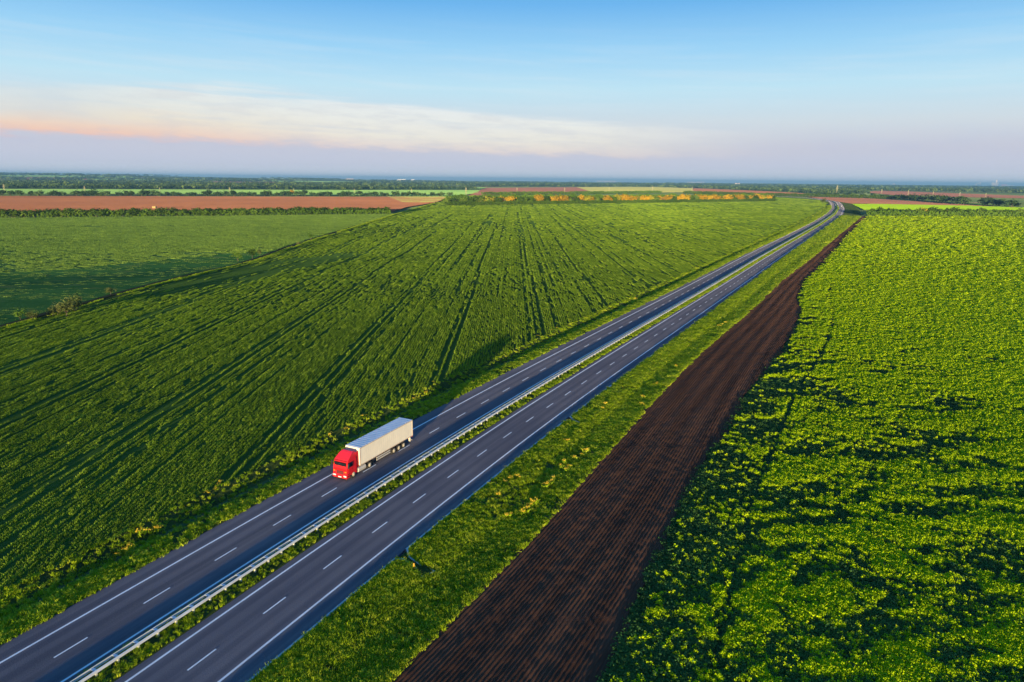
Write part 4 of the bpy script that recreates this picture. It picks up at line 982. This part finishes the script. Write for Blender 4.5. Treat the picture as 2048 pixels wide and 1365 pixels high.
# ------------------------------------------------------------------ the truck
def truck():
    wx, wy = at(707.0, 955.2, 0.04); s = s_of(wx, wy); p, t, n = axis_at([s]); f = -t[0]; rz = math.atan2(-f[0], f[1])
    c, sn = math.cos(rz), math.sin(rz); lx, ly = -1.18, -1.42
    root = empty('truck', (wx - (c * lx - sn * ly), wy - (sn * lx + c * ly), 0.03), rz)
    tag(root, 'red articulated lorry with a cream box trailer driving on the far carriageway', 'truck')
    # tractor: cab, x is right, y is forward, front of the cab at y = 0
    m = MB()
    m.loft([[(sx * w, yy, z) for sx, yy in ((-1, y1), (1, y1), (1, y0), (-1, y0))] for z, w, y0, y1 in
            ((.42, 1.14, -.10, -2.05), (.55, 1.22, -.02, -2.12), (1.05, 1.24, .0, -2.15), (1.80, 1.24, -.06, -2.15), (2.62, 1.22, -.26, -2.15), (2.98, 1.19, -.42, -2.15))])
    cab = m.build('cab', M['red'], root)
    m = MB(); m.loft([[(sx * w, yy, z) for sx, yy in ((-1, y1), (1, y1), (1, y0), (-1, y0))] for z, w, y0, y1 in ((2.95, 1.16, -.46, -2.12), (3.25, 1.12, -.85, -2.12), (3.62, 1.02, -1.42, -2.14), (3.80, .88, -1.80, -2.14))])
    dfl = m.build('roof_deflector', M['red'], root)
    m = MB(); m.box((0, -.42, 2.80), (2.3, .50, .12), .04); m.build('sun_visor', M['dred'], root)
    for sx in (-1, 1): m = MB(); m.box((sx * 1.10, -2.45, 2.35), (.05, .62, 2.5), .02); m.build('side_fairing', M['red'], root)
    m = MB(); q = Matrix.Rotation(R(-13.5), 4, 'X'); m.box((0, -.135, 2.20), (2.12, .06, .86), .02, q); ws = m.build('windscreen', M['glass'], root)
    m = MB()
    for sx in (-.5, .45): m.bar((sx - .3, -.07, 1.82), (sx + .35, -.12, 2.15), .03)
    m.build('wiper', M['black'], ws)
    m = MB(); m.box((0, .01, 1.52), (2.0, .05, .24), .02); m.build('badge_panel', M['dred'], root)
    m = MB(); m.box((0, .025, 1.12), (1.25, .07, .46), .02)
    gr = m.build('grille', M['grille'], root)
    m = MB()
    for k in range(4): m.box((0, .07, .96 + .105 * k), (1.2, .04, .035))
    m.build('slat', M['dred'], gr)
    m = MB(); m.loft([[(sx * w, yy, z) for sx, yy in ((-1, y1), (1, y1), (1, y0), (-1, y0))] for z, w, y0, y1 in ((.28, 1.16, .02, -.62), (.36, 1.25, .12, -.62), (.74, 1.26, .12, -.62), (.84, 1.25, .05, -.62))]); m.build('bumper', M['red'], root)
    m = MB(); m.box((0, .125, .50), (.56, .02, .13)); m.build('number_plate', M['white'], root)
    for sx in (-1, 1):
        m = MB(); m.box((sx * .93, .10, .68), (.46, .09, .20), .03); m.build('headlight', M['lamp'], root)
        m = MB(); m.box((sx * 1.0, .03, 1.30), (.30, .08, .12), .02); m.build('indicator', M['amber'], root)
        m = MB(); m.box((sx * 1.226, -.82, 2.24), (.05, .86, .62), .02); sw = m.build('side_window', M['glass'], root)
        m = MB(); m.box((sx * 1.252, -.82, 1.90), (.02, .92, .04)); m.box((sx * 1.252, -1.27, 2.24), (.02, .04, .70)); m.build('frame', M['black'], sw)
        m = MB(); m.box((sx * 1.244, -.78, 1.36), (.03, .98, .92), .01); dr = m.build('door', M['red'], root)
        m = MB(); m.box((sx * 1.262, -1.15, 1.55), (.03, .22, .06), .01); m.build('handle', M['black'], dr)
        m = MB(); m.box((sx * 1.47, -.10, 2.28), (.24, .16, .72), .05); m.bar((sx * 1.2, -.2, 2.58), (sx * 1.46, -.1, 2.58), .05); m.bar((sx * 1.2, -.2, 1.98), (sx * 1.46, -.1, 1.98), .05); m.build('mirror', M['red'] if False else M['black'], root)
        m = MB(); m.box((sx * 1.2, -.45, .62), (.14, .7, .12), .02); m.box((sx * 1.2, -.45, .90), (.12, .6, .08), .02); m.build('step', M['black'], root)
    def wheel(x, yy, r=.52, w=.34, par=root):
        m = MB(); m.cyl((0, 0, 0), r, w, 'X', 28); o = m.build('wheel', M['tyre'], par, (x, yy, r)); sg = -1 if x < 0 else 1
        m = MB(); m.cyl((sg * (w / 2 + .005), 0, 0), r * .62, .03, 'X', 24); m.cyl((sg * (w / 2 + .05), 0, 0), r * .26, .12, 'X', 16)
        for k in range(8): m.cyl((sg * (w / 2 + .03), math.cos(k * .785) * r * .42, math.sin(k * .785) * r * .42), .035, .04, 'X', 8)
        m.build('rim', M['rim'], o); return o
    for sx in (-1, 1): wheel(sx * 1.05, -1.42); wheel(sx * 1.0, -5.15, .52, .5)
    for sx in (-1, 1):
        m = MB(); pts = [(math.cos(a) * .66 - 1.42, math.sin(a) * .66 + .52) for a in np.linspace(.15, math.pi - .15, 9)]
        for a, b in zip(pts, pts[1:]): m.bar((sx * 1.2, a[0], a[1]), (sx * 1.2, b[0], b[1]), .10, .05)
        m.build('wheel_arch', M['red'], root)
    m = MB()
    for sx in (-1, 1): m.box((sx * .42, -3.9, .92), (.12, 4.6, .28))
    m.box((0, -4.9, 1.16), (1.1, 1.0, .12)); m.box((0, -5.15, .55), (1.7, .2, .2)); m.box((0, -1.42, .55), (1.7, .18, .18)); m.build('chassis', M['chassis'], root)
    m = MB(); m.cyl((-.98, -3.35, .72), .36, 1.7, 'Y', 24); m.box((-1.22, -3.35, .72), (.08, 1.72, .62), .02); m.build('fuel_tank', M['tank'], root)
    m = MB(); m.box((.98, -3.3, .72), (.5, 1.6, .6), .04); m.build('battery_box', M['tank'], root)
    # trailer
    y0, y1 = -2.95, -16.55; L = y0 - y1; yc = (y0 + y1) / 2
    m = MB(); m.box((0, yc, 2.585), (2.50, L - .06, 2.63), .02); bx = m.build('trailer_box', M['curtain'], root)
    m = MB()
    for sx in (-1, 1):
        for k in range(26): m.box((sx * 1.252, y0 - .3 - k * (L - .6) / 25, 2.6), (.012, .05, 2.45))
    m.build('buckle_strap', M['curtain'], bx)
    m = MB()
    for sx in (-1, 1): m.box((sx * 1.262, yc, 3.87), (.05, L, .10), .01); m.box((sx * 1.262, yc, 1.29), (.05, L, .10), .01)
    for sx in (-1, 1):
        for yy in (y0 - .04, y1 + .04): m.box((sx * 1.235, yy, 2.58), (.10, .10, 2.5), .01)
    m.build('edge_trim', M['trim'], bx)
    m = MB(); m.box((0, yc, 3.95), (2.54, L, .08), .02)
    for k in range(20): m.box((0, y0 - .35 - k * (L - .7) / 19, 3.995), (2.44, .07, .025), .008)
    m.build('trailer_roof', M['roofw'], root)
    m = MB(); m.box((0, y0 + .03, 2.6), (2.5, .06, 2.6), .01); m.build('front_wall', M['curtain'], root)
    for sx in (-1, 1):
        m = MB(); m.box((sx * .61, y1 - .02, 2.6), (1.20, .05, 2.55), .01); d = m.build('rear_door', M['curtain'], root)
        m = MB(); m.cyl((sx * .3, y1 - .08, 2.6), .025, 2.5, 'Z', 8); m.build('lock_bar', M['chassis'], d)
    m = MB()
    for sx in (-1, 1): m.box((sx * .5, yc - .4, 1.08), (.14, L - 1.2, .30))
    for k in range(7): m.box((0, y0 - 1.5 - k * 1.8, 1.16), (2.3, .1, .1))
    m.build('trailer_frame', M['chassis'], root)
    for k in range(3):
        for sx in (-1, 1): wheel(sx * 1.06, -11.3 - 1.31 * k, .52, .38)
    m = MB()
    for k in range(3): m.cyl((0, -11.3 - 1.31 * k, .52), .08, 2.0, 'X', 10)
    m.build('axle', M['chassis'], root)
    for sx in (-1, 1):
        m = MB(); m.box((sx * 1.2, -8.65, .95), (.05, 3.5, .22), .01); m.box((sx * 1.2, -8.65, .62), (.05, 3.5, .22), .01); m.build('side_guard', M['tank'], root)
        m = MB(); m.box((sx * .95, -6.2, .72), (.16, .16, .8)); m.box((sx * .95, -6.2, .30), (.3, .3, .06)); m.build('landing_leg', M['chassis'], root)
        m = MB(); m.box((sx * 1.0, -15.9, .78), (.44, .04, .66)); m.build('mudflap', M['tank'], root)
        m = MB(); m.box((sx * .95, y1 - .04, 1.06), (.42, .06, .16), .01); m.build('tail_light', M['dred'], root)
    m = MB(); m.box((0, y1 + .15, .55), (2.4, .10, .14), .02); m.bar((-.7, y1 + .2, .55), (-.7, y1 + .4, 1.05), .08); m.bar((.7, y1 + .2, .55), (.7, y1 + .4, 1.05), .08); m.build('underrun_bar', M['tank'], root)
truck()

# ------------------------------------------------------------------ the air
def haze():
    m, N, out = mat_new('haze')
    v = N.new('ShaderNodeVolumePrincipled'); v.inputs['Color'].default_value = (.16, .36, .60, 1); v.inputs['Density'].default_value = 6.0e-5; v.inputs['Anisotropy'].default_value = 0.0
    N.l.new(v.outputs[0], out.inputs['Volume'])
    b = MB(); b.box((0, 0, 77), (90000, 90000, 186)); o = b.build('haze', m); o['kind'] = 'stuff'
haze()
